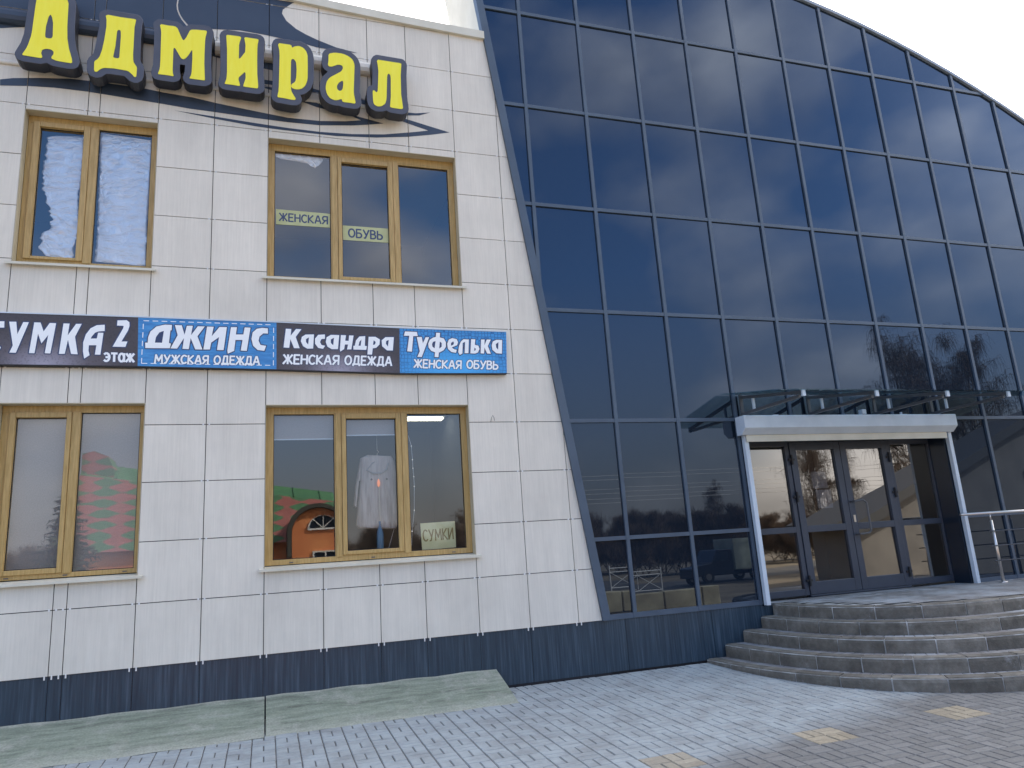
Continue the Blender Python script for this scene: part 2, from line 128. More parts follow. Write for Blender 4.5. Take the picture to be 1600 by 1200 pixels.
S3 = {'g': [[[(2.011,3.476),(2.07,3.475),(2.063,3.396),(2.121,3.477),(2.18,3.476),(2.118,3.383),(2.161,3.251),(2.1,3.251),(2.06,3.356),(2.048,3.253),(1.987,3.256)]],[[(2.318,3.419),(2.308,3.251),(2.244,3.248),(2.198,3.276),(2.173,3.335),(2.184,3.385),(2.226,3.414)],[(2.263,3.382),(2.253,3.297),(2.23,3.326),(2.23,3.361)]],[[(2.439,3.422),(2.439,3.37),(2.401,3.366),(2.384,3.331),(2.401,3.296),(2.44,3.287),(2.417,3.25),(2.363,3.261),(2.329,3.309),(2.329,3.369),(2.364,3.415)]],[[(2.599,3.419),(2.583,3.251),(2.512,3.249),(2.466,3.278),(2.448,3.332),(2.457,3.388),(2.505,3.419)],[(2.54,3.385),(2.53,3.295),(2.504,3.324),(2.504,3.364)]],[[(2.618,3.42),(2.675,3.42),(2.666,3.354),(2.704,3.353),(2.711,3.419),(2.761,3.418),(2.734,3.252),(2.684,3.25),(2.697,3.309),(2.662,3.308),(2.653,3.253),(2.608,3.222),(2.604,3.246)]],[[(2.895,3.416),(2.888,3.299),(2.912,3.294),(2.903,3.249),(2.756,3.25),(2.758,3.296),(2.773,3.296),(2.788,3.362),(2.828,3.409)],[(2.851,3.374),(2.84,3.298),(2.816,3.297),(2.826,3.343)]],[[(2.934,3.409),(3.011,3.411),(3.064,3.38),(3.058,3.319),(3.018,3.277),(2.979,3.271),(2.968,3.194),(2.915,3.195)],[(2.991,3.368),(3.015,3.348),(3.004,3.317),(2.982,3.311)]],[[(3.228,3.413),(3.211,3.249),(3.144,3.249),(3.087,3.299),(3.084,3.37),(3.129,3.41)],[(3.167,3.378),(3.155,3.296),(3.132,3.331),(3.137,3.362)]]],'o': [[(1.982,3.246),(1.976,3.258),(2.0,3.474),(2.006,3.486),(2.072,3.486),(2.08,3.48),(2.079,3.45),(2.084,3.444),(2.115,3.486),(2.184,3.486),(2.191,3.474),(2.168,3.438),(2.131,3.378),(2.172,3.252),(2.168,3.243),(2.096,3.241),(2.09,3.246),(2.066,3.309),(2.059,3.252),(2.054,3.244)],[(2.168,3.319),(2.163,3.339),(2.174,3.389),(2.222,3.424),(2.324,3.428),(2.329,3.417),(2.325,3.357),(2.319,3.249),(2.312,3.241),(2.24,3.238),(2.192,3.267)],[(2.324,3.297),(2.318,3.311),(2.318,3.371),(2.36,3.425),(2.445,3.431),(2.45,3.419),(2.449,3.365),(2.444,3.36),(2.42,3.357),(2.408,3.354),(2.397,3.329),(2.408,3.307),(2.444,3.297),(2.451,3.287),(2.42,3.239),(2.359,3.251)],[(2.443,3.312),(2.437,3.334),(2.448,3.394),(2.503,3.43),(2.605,3.428),(2.61,3.418),(2.605,3.364),(2.594,3.25),(2.587,3.241),(2.509,3.238),(2.461,3.268)],[(2.599,3.216),(2.593,3.247),(2.61,3.427),(2.623,3.431),(2.683,3.427),(2.686,3.421),(2.68,3.367),(2.689,3.364),(2.694,3.367),(2.704,3.427),(2.761,3.429),(2.767,3.427),(2.772,3.415),(2.743,3.246),(2.731,3.241),(2.677,3.242),(2.673,3.253),(2.682,3.295),(2.677,3.297),(2.671,3.295),(2.662,3.247),(2.611,3.211)],[(2.751,3.24),(2.745,3.25),(2.747,3.298),(2.751,3.304),(2.765,3.31),(2.78,3.37),(2.817,3.413),(2.829,3.42),(2.895,3.427),(2.906,3.418),(2.905,3.406),(2.9,3.31),(2.919,3.302),(2.923,3.292),(2.913,3.244),(2.901,3.238)],[(2.91,3.185),(2.904,3.195),(2.927,3.417),(3.012,3.422),(3.053,3.399),(3.072,3.387),(3.075,3.381),(3.066,3.312),(3.024,3.268),(2.99,3.261),(2.976,3.187),(2.97,3.183)],[(3.079,3.291),(3.075,3.376),(3.122,3.418),(3.229,3.424),(3.239,3.412),(3.235,3.376),(3.222,3.25),(3.217,3.24),(3.139,3.239)]],'s': [('ЖЕНСКАЯ',[1.984,3.07,2.585,3.069,1.99,3.171]),('ОДЕЖДА',[2.66,3.072,3.188,3.067,2.666,3.172])]}
S4 = {'g': [[[(3.363,3.488),(3.504,3.486),(3.514,3.435),(3.459,3.433),(3.436,3.24),(3.38,3.244),(3.411,3.436),(3.347,3.434)]],[[(3.501,3.423),(3.561,3.425),(3.572,3.347),(3.607,3.423),(3.651,3.425),(3.552,3.177),(3.499,3.179),(3.531,3.247)]],[[(3.739,3.484),(3.787,3.483),(3.781,3.426),(3.829,3.416),(3.853,3.369),(3.851,3.311),(3.823,3.268),(3.775,3.241),(3.762,3.238),(3.754,3.179),(3.706,3.181),(3.714,3.24),(3.669,3.255),(3.639,3.297),(3.636,3.344),(3.656,3.392),(3.699,3.423),(3.732,3.43)],[(3.727,3.379),(3.712,3.289),(3.687,3.307),(3.682,3.34),(3.697,3.369)],[(3.779,3.376),(3.801,3.358),(3.798,3.31),(3.768,3.286)]],[[(3.933,3.423),(3.989,3.411),(4.004,3.373),(3.99,3.334),(3.922,3.304),(3.954,3.281),(3.984,3.277),(3.971,3.238),(3.915,3.247),(3.875,3.284),(3.868,3.35),(3.89,3.403)],[(3.945,3.381),(3.953,3.362),(3.943,3.338),(3.914,3.327),(3.916,3.361)]],[[(4.141,3.41),(4.127,3.237),(4.079,3.236),(4.092,3.38),(4.062,3.365),(4.051,3.231),(4.017,3.213),(4.0,3.248),(4.013,3.325),(4.04,3.383),(4.074,3.413)]],[[(4.17,3.416),(4.223,3.415),(4.212,3.345),(4.257,3.336),(4.269,3.293),(4.247,3.249),(4.208,3.234),(4.151,3.235)],[(4.207,3.311),(4.223,3.292),(4.215,3.273),(4.2,3.27)]],[[(4.295,3.415),(4.341,3.416),(4.335,3.343),(4.368,3.417),(4.421,3.418),(4.377,3.334),(4.41,3.237),(4.362,3.238),(4.333,3.314),(4.323,3.237),(4.28,3.238)]],[[(4.566,3.417),(4.552,3.24),(4.479,3.245),(4.433,3.287),(4.427,3.345),(4.444,3.394),(4.49,3.417)],[(4.517,3.387),(4.506,3.289),(4.483,3.318),(4.481,3.361)]]],'o': [[(3.342,3.424),(3.337,3.439),(3.353,3.493),(3.36,3.499),(3.51,3.495),(3.525,3.433),(3.516,3.424),(3.47,3.421),(3.459,3.343),(3.444,3.233),(3.432,3.229),(3.374,3.235),(3.369,3.247),(3.397,3.421)],[(3.494,3.169),(3.489,3.184),(3.519,3.25),(3.49,3.424),(3.5,3.434),(3.566,3.435),(3.572,3.425),(3.578,3.386),(3.593,3.418),(3.602,3.433),(3.65,3.436),(3.661,3.43),(3.66,3.418),(3.562,3.172),(3.554,3.166)],[(3.631,3.289),(3.626,3.348),(3.646,3.396),(3.691,3.431),(3.721,3.44),(3.728,3.486),(3.733,3.493),(3.793,3.492),(3.798,3.48),(3.793,3.438),(3.835,3.425),(3.864,3.372),(3.861,3.306),(3.829,3.259),(3.773,3.228),(3.764,3.174),(3.757,3.168),(3.709,3.17),(3.698,3.174),(3.701,3.228),(3.697,3.234),(3.661,3.248)],[(3.863,3.293),(3.857,3.353),(3.88,3.407),(3.929,3.433),(3.996,3.419),(4.014,3.377),(4.006,3.347),(3.995,3.324),(3.952,3.305),(3.948,3.299),(3.959,3.291),(3.989,3.287),(3.994,3.281),(3.977,3.229),(3.911,3.237),(3.869,3.275)],[(3.995,3.233),(3.989,3.25),(4.002,3.328),(4.031,3.389),(4.073,3.424),(4.145,3.42),(4.152,3.412),(4.14,3.262),(4.133,3.228),(4.079,3.225),(4.069,3.232),(4.07,3.286),(4.078,3.358),(4.073,3.358),(4.072,3.292),(4.067,3.291),(4.061,3.226),(4.025,3.205),(4.013,3.203)],[(4.146,3.225),(4.14,3.235),(4.16,3.421),(4.17,3.427),(4.23,3.423),(4.234,3.415),(4.228,3.379),(4.225,3.355),(4.265,3.343),(4.28,3.295),(4.258,3.247),(4.254,3.241),(4.212,3.224)],[(4.275,3.228),(4.269,3.238),(4.287,3.422),(4.293,3.426),(4.341,3.427),(4.348,3.424),(4.353,3.41),(4.365,3.428),(4.425,3.428),(4.432,3.418),(4.421,3.394),(4.389,3.334),(4.419,3.244),(4.419,3.231),(4.407,3.226),(4.359,3.227),(4.353,3.232),(4.341,3.262),(4.329,3.228)],[(4.422,3.287),(4.417,3.349),(4.433,3.397),(4.44,3.404),(4.488,3.428),(4.566,3.428),(4.576,3.421),(4.574,3.379),(4.56,3.233),(4.548,3.229),(4.476,3.234),(4.428,3.277)]],'s': [('ЖЕНСКАЯ',[3.456,3.05,4.022,3.042,3.464,3.145]),('ОБУВЬ',[4.098,3.051,4.484,3.044,4.108,3.146])]}
SIGNX = [[-1.198,-0.06,3.014],[-1.246,-0.06,3.551],[0.506,-0.06,3.553],[0.523,-0.06,3.017],[1.91,-0.06,3.546],[1.913,-0.06,3.003],[3.297,-0.06,3.525],[3.287,-0.06,2.978],[4.627,-0.06,3.52],[4.6,-0.06,2.995]]
EMB = {'hull': [(-1.861,7.567),(0.744,7.826),(0.748,7.601),(0.742,7.528),(0.749,7.466),(0.772,7.399),(0.806,7.334),(0.85,7.276),(0.901,7.223),(0.856,7.069),(0.515,6.939),(0.364,6.972),(-0.048,6.95),(-0.296,6.964),(-0.539,6.97),(-0.787,6.94),(-1.028,6.879),(-1.772,6.631)],'sail': [(0.776,7.833),(2.341,8.162),(2.174,7.878),(2.08,7.821),(2.026,7.768),(1.964,7.704),(1.953,7.645),(2.007,7.548),(2.123,7.453),(2.244,7.392),(2.376,7.341),(2.613,7.27),(2.886,7.233),(2.653,7.221),(2.376,7.229),(2.181,7.26),(2.027,7.274),(1.738,7.3),(1.463,7.309),(1.114,7.267),(0.936,7.232),(0.913,7.237),(0.864,7.292),(0.82,7.346),(0.786,7.406),(0.764,7.469),(0.757,7.531),(0.764,7.604)],'keel': [(1.052,7.149),(1.139,7.137),(1.262,7.097),(1.504,7.023),(1.712,6.951),(1.877,6.924),(2.181,6.847),(2.18,6.73),(1.877,6.807),(1.713,6.825),(1.267,6.876),(1.109,6.902),(1.002,6.919)],'streak': [(1.722,6.667),(1.878,6.665),(2.295,6.639),(2.449,6.609),(2.874,6.572),(3.01,6.555),(3.481,6.461),(3.615,6.466),(3.806,6.504),(3.655,6.439),(3.48,6.415),(3.009,6.491),(2.873,6.508),(2.449,6.554),(2.295,6.585),(1.879,6.611),(1.723,6.605)],'prow': [(-0.98,6.242),(-0.856,6.278),(-0.598,6.32),(-0.308,6.356),(-0.01,6.357),(0.437,6.347),(0.64,6.324),(0.949,6.306),(1.23,6.266),(1.661,6.22),(2.03,6.184),(2.408,6.191),(2.718,6.229),(2.908,6.268),(2.814,6.305),(2.602,6.343),(2.371,6.377),(2.195,6.428),(1.879,6.523),(1.723,6.561),(1.723,6.596),(1.879,6.567),(2.157,6.502),(2.452,6.411),(2.751,6.337),(3.193,6.261),(3.035,6.226),(2.796,6.181),(2.407,6.132),(2.03,6.123),(1.662,6.129),(1.197,6.146),(0.936,6.152),(0.645,6.173),(0.219,6.198),(-0.125,6.218),(-0.459,6.219),(-0.72,6.201),(-0.974,6.168)],'wake': [(0.766,6.107),(1.199,6.087),(1.663,6.061),(2.03,6.045),(2.407,6.041),(2.794,6.06),(3.193,6.107),(3.605,6.196),(3.765,6.236),(3.608,6.275),(3.338,6.349),(3.249,6.387),(3.445,6.373),(3.776,6.302),(4.05,6.245),(3.813,6.182),(3.498,6.112),(3.091,6.049),(2.598,6.009),(2.217,6.008),(1.845,6.012),(1.663,6.018),(1.199,6.058)]}
BLOUSE = [(2.855,2.039),(2.933,2.069),(2.957,2.002),(3.025,1.933),(3.112,1.942),(3.189,2.014),(3.207,2.057),(3.244,1.995),(3.262,1.836),(3.256,1.523),(3.257,1.249),(3.238,1.207),(2.822,1.234),(2.793,1.269),(2.809,1.44),(2.85,1.779),(2.833,1.78),(2.797,1.471),(2.763,1.479),(2.789,1.712),(2.818,1.918)]
FOIL1 = [(-0.546,5.711),(-0.423,5.741),(-0.17,5.759),(-0.161,5.517),(-0.166,5.192),(-0.185,5.055),(-0.182,4.888),(-0.153,4.626),(-0.19,4.459),(-0.194,4.297),(-0.199,4.262),(-0.448,4.277),(-0.545,4.369),(-0.53,4.523),(-0.464,4.617),(-0.441,4.717),(-0.494,4.876),(-0.545,5.036),(-0.572,5.183),(-0.559,5.352),(-0.564,5.521)]
FOIL2 = [(-0.025,5.822),(0.059,5.788),(0.2,5.789),(0.52,5.802),(0.525,5.598),(0.52,5.194),(0.515,4.952),(0.515,4.612),(0.527,4.224),(0.301,4.24),(0.003,4.238),(0.011,4.573),(0.001,4.905),(-0.004,5.329),(-0.015,5.587)]
CARD = [(3.512,1.252),(3.924,1.259),(3.924,0.956),(3.523,0.948)]
ST1 = [(1.899,5.036),(2.528,5.029),(2.525,4.845),(1.9,4.84)]
ST2 = [(2.674,4.889),(3.237,4.89),(3.232,4.699),(2.681,4.698)]

# ------------------------------------------------------------------ materials
def mat(name, color, rough=0.6, metal=0.0, spec=0.5, ior=None, build=None, emit=None):
    m = bpy.data.materials.new(name)
    m.use_nodes = True
    n = m.node_tree
    b = n.nodes['Principled BSDF']
    b.inputs['Base Color'].default_value = (*color, 1)
    b.inputs['Roughness'].default_value = rough
    b.inputs['Metallic'].default_value = metal
    b.inputs['Specular IOR Level'].default_value = spec
    if ior: b.inputs['IOR'].default_value = ior
    if emit:
        b.inputs['Emission Color'].default_value = (*emit[0], 1)
        b.inputs['Emission Strength'].default_value = emit[1]
    if build: build(n, b)
    return m

def nd(n, typ, **kw):
    o = n.nodes.new(typ)
    for k, v in kw.items():
        if k in o.inputs: o.inputs[k].default_value = v
        else: setattr(o, k, v)
    return o

def ramp(n, stops):
    o = n.nodes.new('ShaderNodeValToRGB')
    e = o.color_ramp.elements
    while len(e) < len(stops): e.new(0.5)
    for i, (p, c) in enumerate(stops):
        e[i].position = p
        e[i].color = (*c, 1) if len(c) == 3 else c
    return o

def noisy(c1, c2, scale=(1, 1, 1), s=4.0, detail=5, lo=0.35, hi=0.65, bump=0.0, bs=60.0, rough=0.55, island=0.0, coord='Object', rr=None):
    """colour varies between c1 and c2 by noise, with optional bump and per-piece tint"""
    def f(n, b):
        t = nd(n, 'ShaderNodeTexCoord')
        m = nd(n, 'ShaderNodeMapping'); m.inputs['Scale'].default_value = scale
        z = nd(n, 'ShaderNodeTexNoise', Scale=s, Detail=detail, Roughness=rough)
        n.links.new(t.outputs[coord], m.inputs['Vector'])
        n.links.new(m.outputs['Vector'], z.inputs['Vector'])
        r = ramp(n, [(lo, c1), (hi, c2)])
        n.links.new(z.outputs['Fac'], r.inputs['Fac'])
        col = r.outputs['Color']
        if island:
            g = nd(n, 'ShaderNodeNewGeometry')
            mr_ = nd(n, 'ShaderNodeMapRange'); mr_.inputs['To Min'].default_value = 1 - island; mr_.inputs['To Max'].default_value = 1 + island
            n.links.new(g.outputs['Random Per Island'], mr_.inputs['Value'])
            v = nd(n, 'ShaderNodeVectorMath', operation='SCALE')
            n.links.new(col, v.inputs[0]); n.links.new(mr_.outputs['Result'], v.inputs['Scale'])
            col = v.outputs['Vector']
        n.links.new(col, b.inputs['Base Color'])
        if bump:
            z2 = nd(n, 'ShaderNodeTexNoise', Scale=bs, Detail=4)
            n.links.new(m.outputs['Vector'], z2.inputs['Vector'])
            bp = nd(n, 'ShaderNodeBump', Strength=bump, Distance=0.01)
            n.links.new(z2.outputs['Fac'], bp.inputs['Height'])
            n.links.new(bp.outputs['Normal'], b.inputs['Normal'])
        if rr:
            r3 = nd(n, 'ShaderNodeMapRange'); r3.inputs['To Min'].default_value = rr[0]; r3.inputs['To Max'].default_value = rr[1]
            n.links.new(z.outputs['Fac'], r3.inputs['Value']); n.links.new(r3.outputs['Result'], b.inputs['Roughness'])
    return f

def streaks(base, dark, light, s=55.0, zs=0.035, amp=0.5, big=True, bump=0.15):
    """fine vertical streaks, as printed and ribbed on the facade boards, with faint weathering"""
    def f(n, b):
        t = nd(n, 'ShaderNodeTexCoord')
        m = nd(n, 'ShaderNodeMapping'); m.inputs['Scale'].default_value = (1, 1, zs)
        z = nd(n, 'ShaderNodeTexNoise', Scale=s, Detail=5, Roughness=0.6)
        n.links.new(t.outputs['Object'], m.inputs['Vector']); n.links.new(m.outputs['Vector'], z.inputs['Vector'])
        r = ramp(n, [(0.3, dark), (0.5, base), (0.72, light)])
        n.links.new(z.outputs['Fac'], r.inputs['Fac'])
        z2 = nd(n, 'ShaderNodeTexNoise', Scale=1.3, Detail=6, Roughness=0.65)
        n.links.new(t.outputs['Object'], z2.inputs['Vector'])
        mw = nd(n, 'ShaderNodeMapping'); mw.inputs['Scale'].default_value = (1, 1, 0.13)
        zw = nd(n, 'ShaderNodeTexNoise', Scale=4.5, Detail=7, Roughness=0.7)      # rain runs
        n.links.new(t.outputs['Object'], mw.inputs['Vector']); n.links.new(mw.outputs['Vector'], zw.inputs['Vector'])
        am = nd(n, 'ShaderNodeMath', operation='ADD'); n.links.new(z2.outputs['Fac'], am.inputs[0]); n.links.new(zw.outputs['Fac'], am.inputs[1])
        r2 = nd(n, 'ShaderNodeMapRange'); r2.inputs['From Min'].default_value = 0.7; r2.inputs['From Max'].default_value = 1.25
        r2.inputs['To Min'].default_value = 0.88; r2.inputs['To Max'].default_value = 1.05
        n.links.new(am.outputs['Value'], r2.inputs['Value'])
        g = nd(n, 'ShaderNodeNewGeometry')
        r3 = nd(n, 'ShaderNodeMapRange'); r3.inputs['To Min'].default_value = 0.965; r3.inputs['To Max'].default_value = 1.035
        n.links.new(g.outputs['Random Per Island'], r3.inputs['Value'])
        mu = nd(n, 'ShaderNodeMath', operation='MULTIPLY')
        n.links.new(r2.outputs['Result'], mu.inputs[0]); n.links.new(r3.outputs['Result'], mu.inputs[1])
        v = nd(n, 'ShaderNodeVectorMath', operation='SCALE')
        n.links.new(r.outputs['Color'], v.inputs[0]); n.links.new(mu.outputs['Value'], v.inputs['Scale'])
        n.links.new(v.outputs['Vector'], b.inputs['Base Color'])
        bp = nd(n, 'ShaderNodeBump', Strength=bump, Distance=0.004)
        n.links.new(z.outputs['Fac'], bp.inputs['Height']); n.links.new(bp.outputs['Normal'], b.inputs['Normal'])
    return f

def wavy(n, target, strength, scale, dist=0.02):
    """slow waviness of a pane of glass"""
    t = nd(n, 'ShaderNodeTexCoord')
    z = nd(n, 'ShaderNodeTexNoise', Scale=scale, Detail=1)
    n.links.new(t.outputs['Object'], z.inputs['Vector'])
    bp = nd(n, 'ShaderNodeBump', Strength=strength, Distance=dist)
    n.links.new(z.outputs['Fac'], bp.inputs['Height'])
    n.links.new(bp.outputs['Normal'], target)

def glass(name, trans, refl, ior, boost=1.0, wave=0.0, wscale=0.8, floor=0.0):
    """see-through pane: fresnel mirror over tinted transparency"""
    m = bpy.data.materials.new(name); m.use_nodes = True
    n = m.node_tree; n.nodes.clear()
    o = nd(n, 'ShaderNodeOutputMaterial'); mixs = nd(n, 'ShaderNodeMixShader')
    tr = nd(n, 'ShaderNodeBsdfTransparent'); tr.inputs['Color'].default_value = (*trans, 1)
    gl = nd(n, 'ShaderNodeBsdfGlossy'); gl.inputs['Color'].default_value = (*refl, 1); gl.inputs['Roughness'].default_value = 0.0
    fr = nd(n, 'ShaderNodeFresnel', IOR=ior)
    ge = nd(n, 'ShaderNodeNewGeometry'); mi_ = nd(n, 'ShaderNodeMapRange')     # a thin sheet mirrors alike from both sides
    mi_.inputs['To Min'].default_value = ior; mi_.inputs['To Max'].default_value = 1/ior
    n.links.new(ge.outputs['Backfacing'], mi_.inputs['Value']); n.links.new(mi_.outputs['Result'], fr.inputs['IOR'])
    mu = nd(n, 'ShaderNodeMath', operation='MULTIPLY_ADD', use_clamp=True); mu.inputs[1].default_value = boost; mu.inputs[2].default_value = floor
    n.links.new(fr.outputs['Fac'], mu.inputs[0]); n.links.new(mu.outputs['Value'], mixs.inputs['Fac'])
    n.links.new(tr.outputs['BSDF'], mixs.inputs[1]); n.links.new(gl.outputs['BSDF'], mixs.inputs[2])
    n.links.new(mixs.outputs['Shader'], o.inputs['Surface'])
    if wave: wavy(n, gl.inputs['Normal'], wave, wscale)
    return m

def curtain_glass():
    m = bpy.data.materials.new('tinted_glass'); m.use_nodes = True
    n = m.node_tree; n.nodes.clear()
    o = nd(n, 'ShaderNodeOutputMaterial'); mixs = nd(n, 'ShaderNodeMixShader')
    df = nd(n, 'ShaderNodeBsdfDiffuse'); df.inputs['Color'].default_value = (0.010, 0.016, 0.026, 1)
    gl = nd(n, 'ShaderNodeBsdfGlossy'); gl.inputs['Color'].default_value = (0.58, 0.69, 0.87, 1); gl.inputs['Roughness'].default_value = 0.0
    fr = nd(n, 'ShaderNodeFresnel', IOR=1.84)
    n.links.new(fr.outputs['Fac'], mixs.inputs['Fac'])
    n.links.new(df.outputs['BSDF'], mixs.inputs[1]); n.links.new(gl.outputs['BSDF'], mixs.inputs[2])
    n.links.new(mixs.outputs['Shader'], o.inputs['Surface'])
    wavy(n, gl.inputs['Normal'], 0.02, 0.9)
    return m

M = {}
M['tile'] = mat('cream_facade_board', (0.6, 0.58, 0.56), 0.5, build=streaks((0.745, 0.695, 0.60), (0.705, 0.655, 0.565), (0.785, 0.73, 0.635)))
M['joint'] = mat('dark_joint', (0.03, 0.03, 0.035), 0.9)
M['clip'] = mat('painted_clip', (0.75, 0.74, 0.72), 0.4)
M['plinth'] = mat('navy_plinth_board', (0.03, 0.05, 0.09), 0.3, build=streaks((0.026, 0.050, 0.076), (0.015, 0.031, 0.052), (0.060, 0.094, 0.132), s=48, zs=0.03, bump=0.3))
M['cream_metal'] = mat('cream_painted_metal', (0.66, 0.63, 0.52), 0.4, build=noisy((0.62, 0.59, 0.48), (0.70, 0.67, 0.56), s=3))
M['reveal'] = mat('beige_reveal', (0.52, 0.46, 0.33), 0.55, build=noisy((0.48, 0.42, 0.29), (0.56, 0.50, 0.36), s=3))
M['wood'] = mat('golden_oak_film', (0.47, 0.31, 0.11), 0.42, build=noisy((0.40, 0.26, 0.085), (0.53, 0.36, 0.14), scale=(6, 6, 0.5), s=9, bump=0.15, bs=40))
M['gasket'] = mat('black_gasket', (0.015, 0.015, 0.017), 0.6)
M['grey_alu'] = mat('slate_blue_aluminium', (0.075, 0.11, 0.16), 0.38, metal=0.0, build=noisy((0.058, 0.084, 0.122), (0.072, 0.104, 0.148), s=2.5))
M['door_alu'] = mat('dark_slate_door_frame', (0.042, 0.052, 0.074), 0.4, build=noisy((0.038, 0.047, 0.067), (0.047, 0.058, 0.082), s=3))
M['navy_gloss'] = mat('glossy_navy_panel', (0.012, 0.02, 0.034), 0.15)
M['white_alu'] = mat('white_painted_aluminium', (0.60, 0.67, 0.74), 0.35, build=noisy((0.56, 0.63, 0.70), (0.63, 0.70, 0.77), s=4))
M['curtain'] = curtain_glass()
M['pane'] = glass('window_glass', (0.87, 0.88, 0.88), (0.92, 0.95, 1.0), 1.9, 1.1, 0.015, 0.8, 0.02)
M['doorglass'] = glass('door_glass', (0.45, 0.45, 0.45), (0.98, 0.95, 0.92), 2.2, 1.35, 0.03, 1.5, 0.06)
M['canopyglass'] = glass('canopy_glass', (0.62, 0.72, 0.76), (0.8, 0.95, 1.0), 1.5, 1.0)
M['dark'] = mat('dark_interior', (0.03, 0.03, 0.035), 0.9)
M['navy_film'] = mat('navy_film', (0.032, 0.05, 0.085), 0.45, build=noisy((0.030, 0.048, 0.082), (0.038, 0.057, 0.094), s=2))
M['letter_side'] = mat('charcoal_letter_side', (0.07, 0.075, 0.1), 0.5, build=noisy((0.066, 0.072, 0.098), (0.08, 0.086, 0.115), s=6))
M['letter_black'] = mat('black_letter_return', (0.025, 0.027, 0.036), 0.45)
M['yellow'] = mat('yellow_acrylic', (0.95, 0.86, 0.07), 0.5, spec=0.25, build=noisy((0.94, 0.84, 0.055), (0.96, 0.88, 0.085), scale=(9, 9, 1.2), s=2.5))
M['interior'] = mat('interior_wall', (0.30, 0.30, 0.30), 0.9)
M['interior2'] = mat('shop_interior', (0.10, 0.11, 0.13), 0.9)
M['steel'] = mat('stainless_steel', (0.62, 0.58, 0.54), 0.28, metal=0.9)
M['darksteel'] = mat('brown_grey_steel', (0.10, 0.10, 0.105), 0.4)

# ------------------------------------------------------------------ mesh helpers
class MB:
    def __init__(s): s.v = []; s.f = []; s.mi = []
    def add(s, vs, fs, mi=0):
        o = len(s.v); s.v += [tuple(v) for v in vs]
        for f in fs: s.f.append([i + o for i in f]); s.mi.append(mi)
    def box(s, x0, x1, y0, y1, z0, z1, mi=0):
        x0, x1 = min(x0, x1), max(x0, x1); y0, y1 = min(y0, y1), max(y0, y1); z0, z1 = min(z0, z1), max(z0, z1)
        s.add([(x0,y0,z0),(x1,y0,z0),(x1,y1,z0),(x0,y1,z0),(x0,y0,z1),(x1,y0,z1),(x1,y1,z1),(x0,y1,z1)],
              [(0,3,2,1),(4,5,6,7),(0,1,5,4),(1,2,6,5),(2,3,7,6),(3,0,4,7)], mi)
    def prism(s, loops, y0, y1, mi=0, tf=None):
        """loops: outer (+ holes) as (x, z) lists; y0 = front (towards camera, smaller), y1 = back"""
        def area(l): return sum(l[i][0]*l[(i+1)%len(l)][1]-l[(i+1)%len(l)][0]*l[i][1] for i in range(len(l)))
        ls = []
        for k, l in enumerate(loops):
            l = list(l)
            if (area(l) > 0) != (k == 0): l.reverse()
            ls.append(l)
        flat = [p for l in ls for p in l]
        tris = tessellate_polygon([[Vector((p[0], p[1], 0)) for p in l] for l in ls])
        n = len(flat)
        vs = [(p[0], y0, p[1]) for p in flat] + [(p[0], y1, p[1]) for p in flat]
        fs = []
        for t in tris:
            a, b, c = t
            ar = (flat[b][0]-flat[a][0])*(flat[c][1]-flat[a][1])-(flat[c][0]-flat[a][0])*(flat[b][1]-flat[a][1])
            if ar < 0: b, c = c, b
            fs.append((a, b, c)); fs.append((a+n, c+n, b+n))
        o = 0
        for l in ls:
            k = len(l)
            for i in range(k):
                j = (i+1) % k
                fs.append((o+j, o+i, o+i+n, o+j+n))
            o += k
        if tf: vs = [tf(v) for v in vs]
        s.add(vs, fs, mi)
    def tube(s, pts, r, sides=8, mi=0, cap=True):
        pts = [Vector(p) for p in pts]
        rs = r if isinstance(r, (list, tuple)) else [r]*len(pts)
        rings = []
        up = Vector((0.13, 0.31, 0.94))
        for i, p in enumerate(pts):
            d = (pts[min(i+1, len(pts)-1)] - pts[max(i-1, 0)])
            if d.length < 1e-9: d = Vector((0, 0, 1))
            d.normalize()
            u = d.cross(up)
            if u.length < 1e-3: u = d.cross(Vector((1, 0, 0)))
            u.normalize(); w = d.cross(u)
            rings.append([p + (u*math.cos(2*math.pi*k/sides) + w*math.sin(2*math.pi*k/sides))*rs[i] for k in range(sides)])
        vs = [v for g in rings for v in g]
        fs = []
        for i in range(len(pts)-1):
            for k in range(sides):
                a = i*sides+k; b = i*sides+(k+1) % sides
                fs.append((a, b, b+sides, a+sides))
        if cap:
            fs.append(tuple(range(sides-1, -1, -1))); fs.append(tuple((len(pts)-1)*sides+k for k in range(sides)))
        s.add(vs, fs, mi)
    def lathe(s, cx, cy, prof, sides=16, mi=0):
        vs = []; fs = []
        for r, z in prof:
            for k in range(sides):
                a = 2*math.pi*k/sides; vs.append((cx+r*math.cos(a), cy+r*math.sin(a), z))
        for i in range(len(prof)-1):
            for k in range(sides):
                a = i*sides+k; b = i*sides+(k+1) % sides
                fs.append((a, b, b+sides, a+sides))
        s.add(vs, fs, mi)
    def build(s, name, mats, parent=None, bevel=0, smooth=False):
        me = bpy.data.meshes.new(name)
        me.from_pydata(s.v, [], s.f); me.validate()
        if not isinstance(mats, (list, tuple)): mats = [mats]
        for m in mats: me.materials.append(M[m] if isinstance(m, str) else m)
        for p, i in zip(me.polygons, s.mi): p.material_index = i; p.use_smooth = smooth
        me.update()
        o = bpy.data.objects.new(name, me); COL.objects.link(o)
        if parent: o.parent = parent
        if bevel:
            b = o.modifiers.new('bevel', 'BEVEL'); b.width = bevel; b.segments = 2; b.limit_method = 'ANGLE'; b.angle_limit = R(40)
        return o

def tag(o, label=None, cat=None, group=None, kind=None):
    if label: o['label'] = label
    if cat: o['category'] = cat
    if group: o['group'] = group
    if kind: o['kind'] = kind
    return o

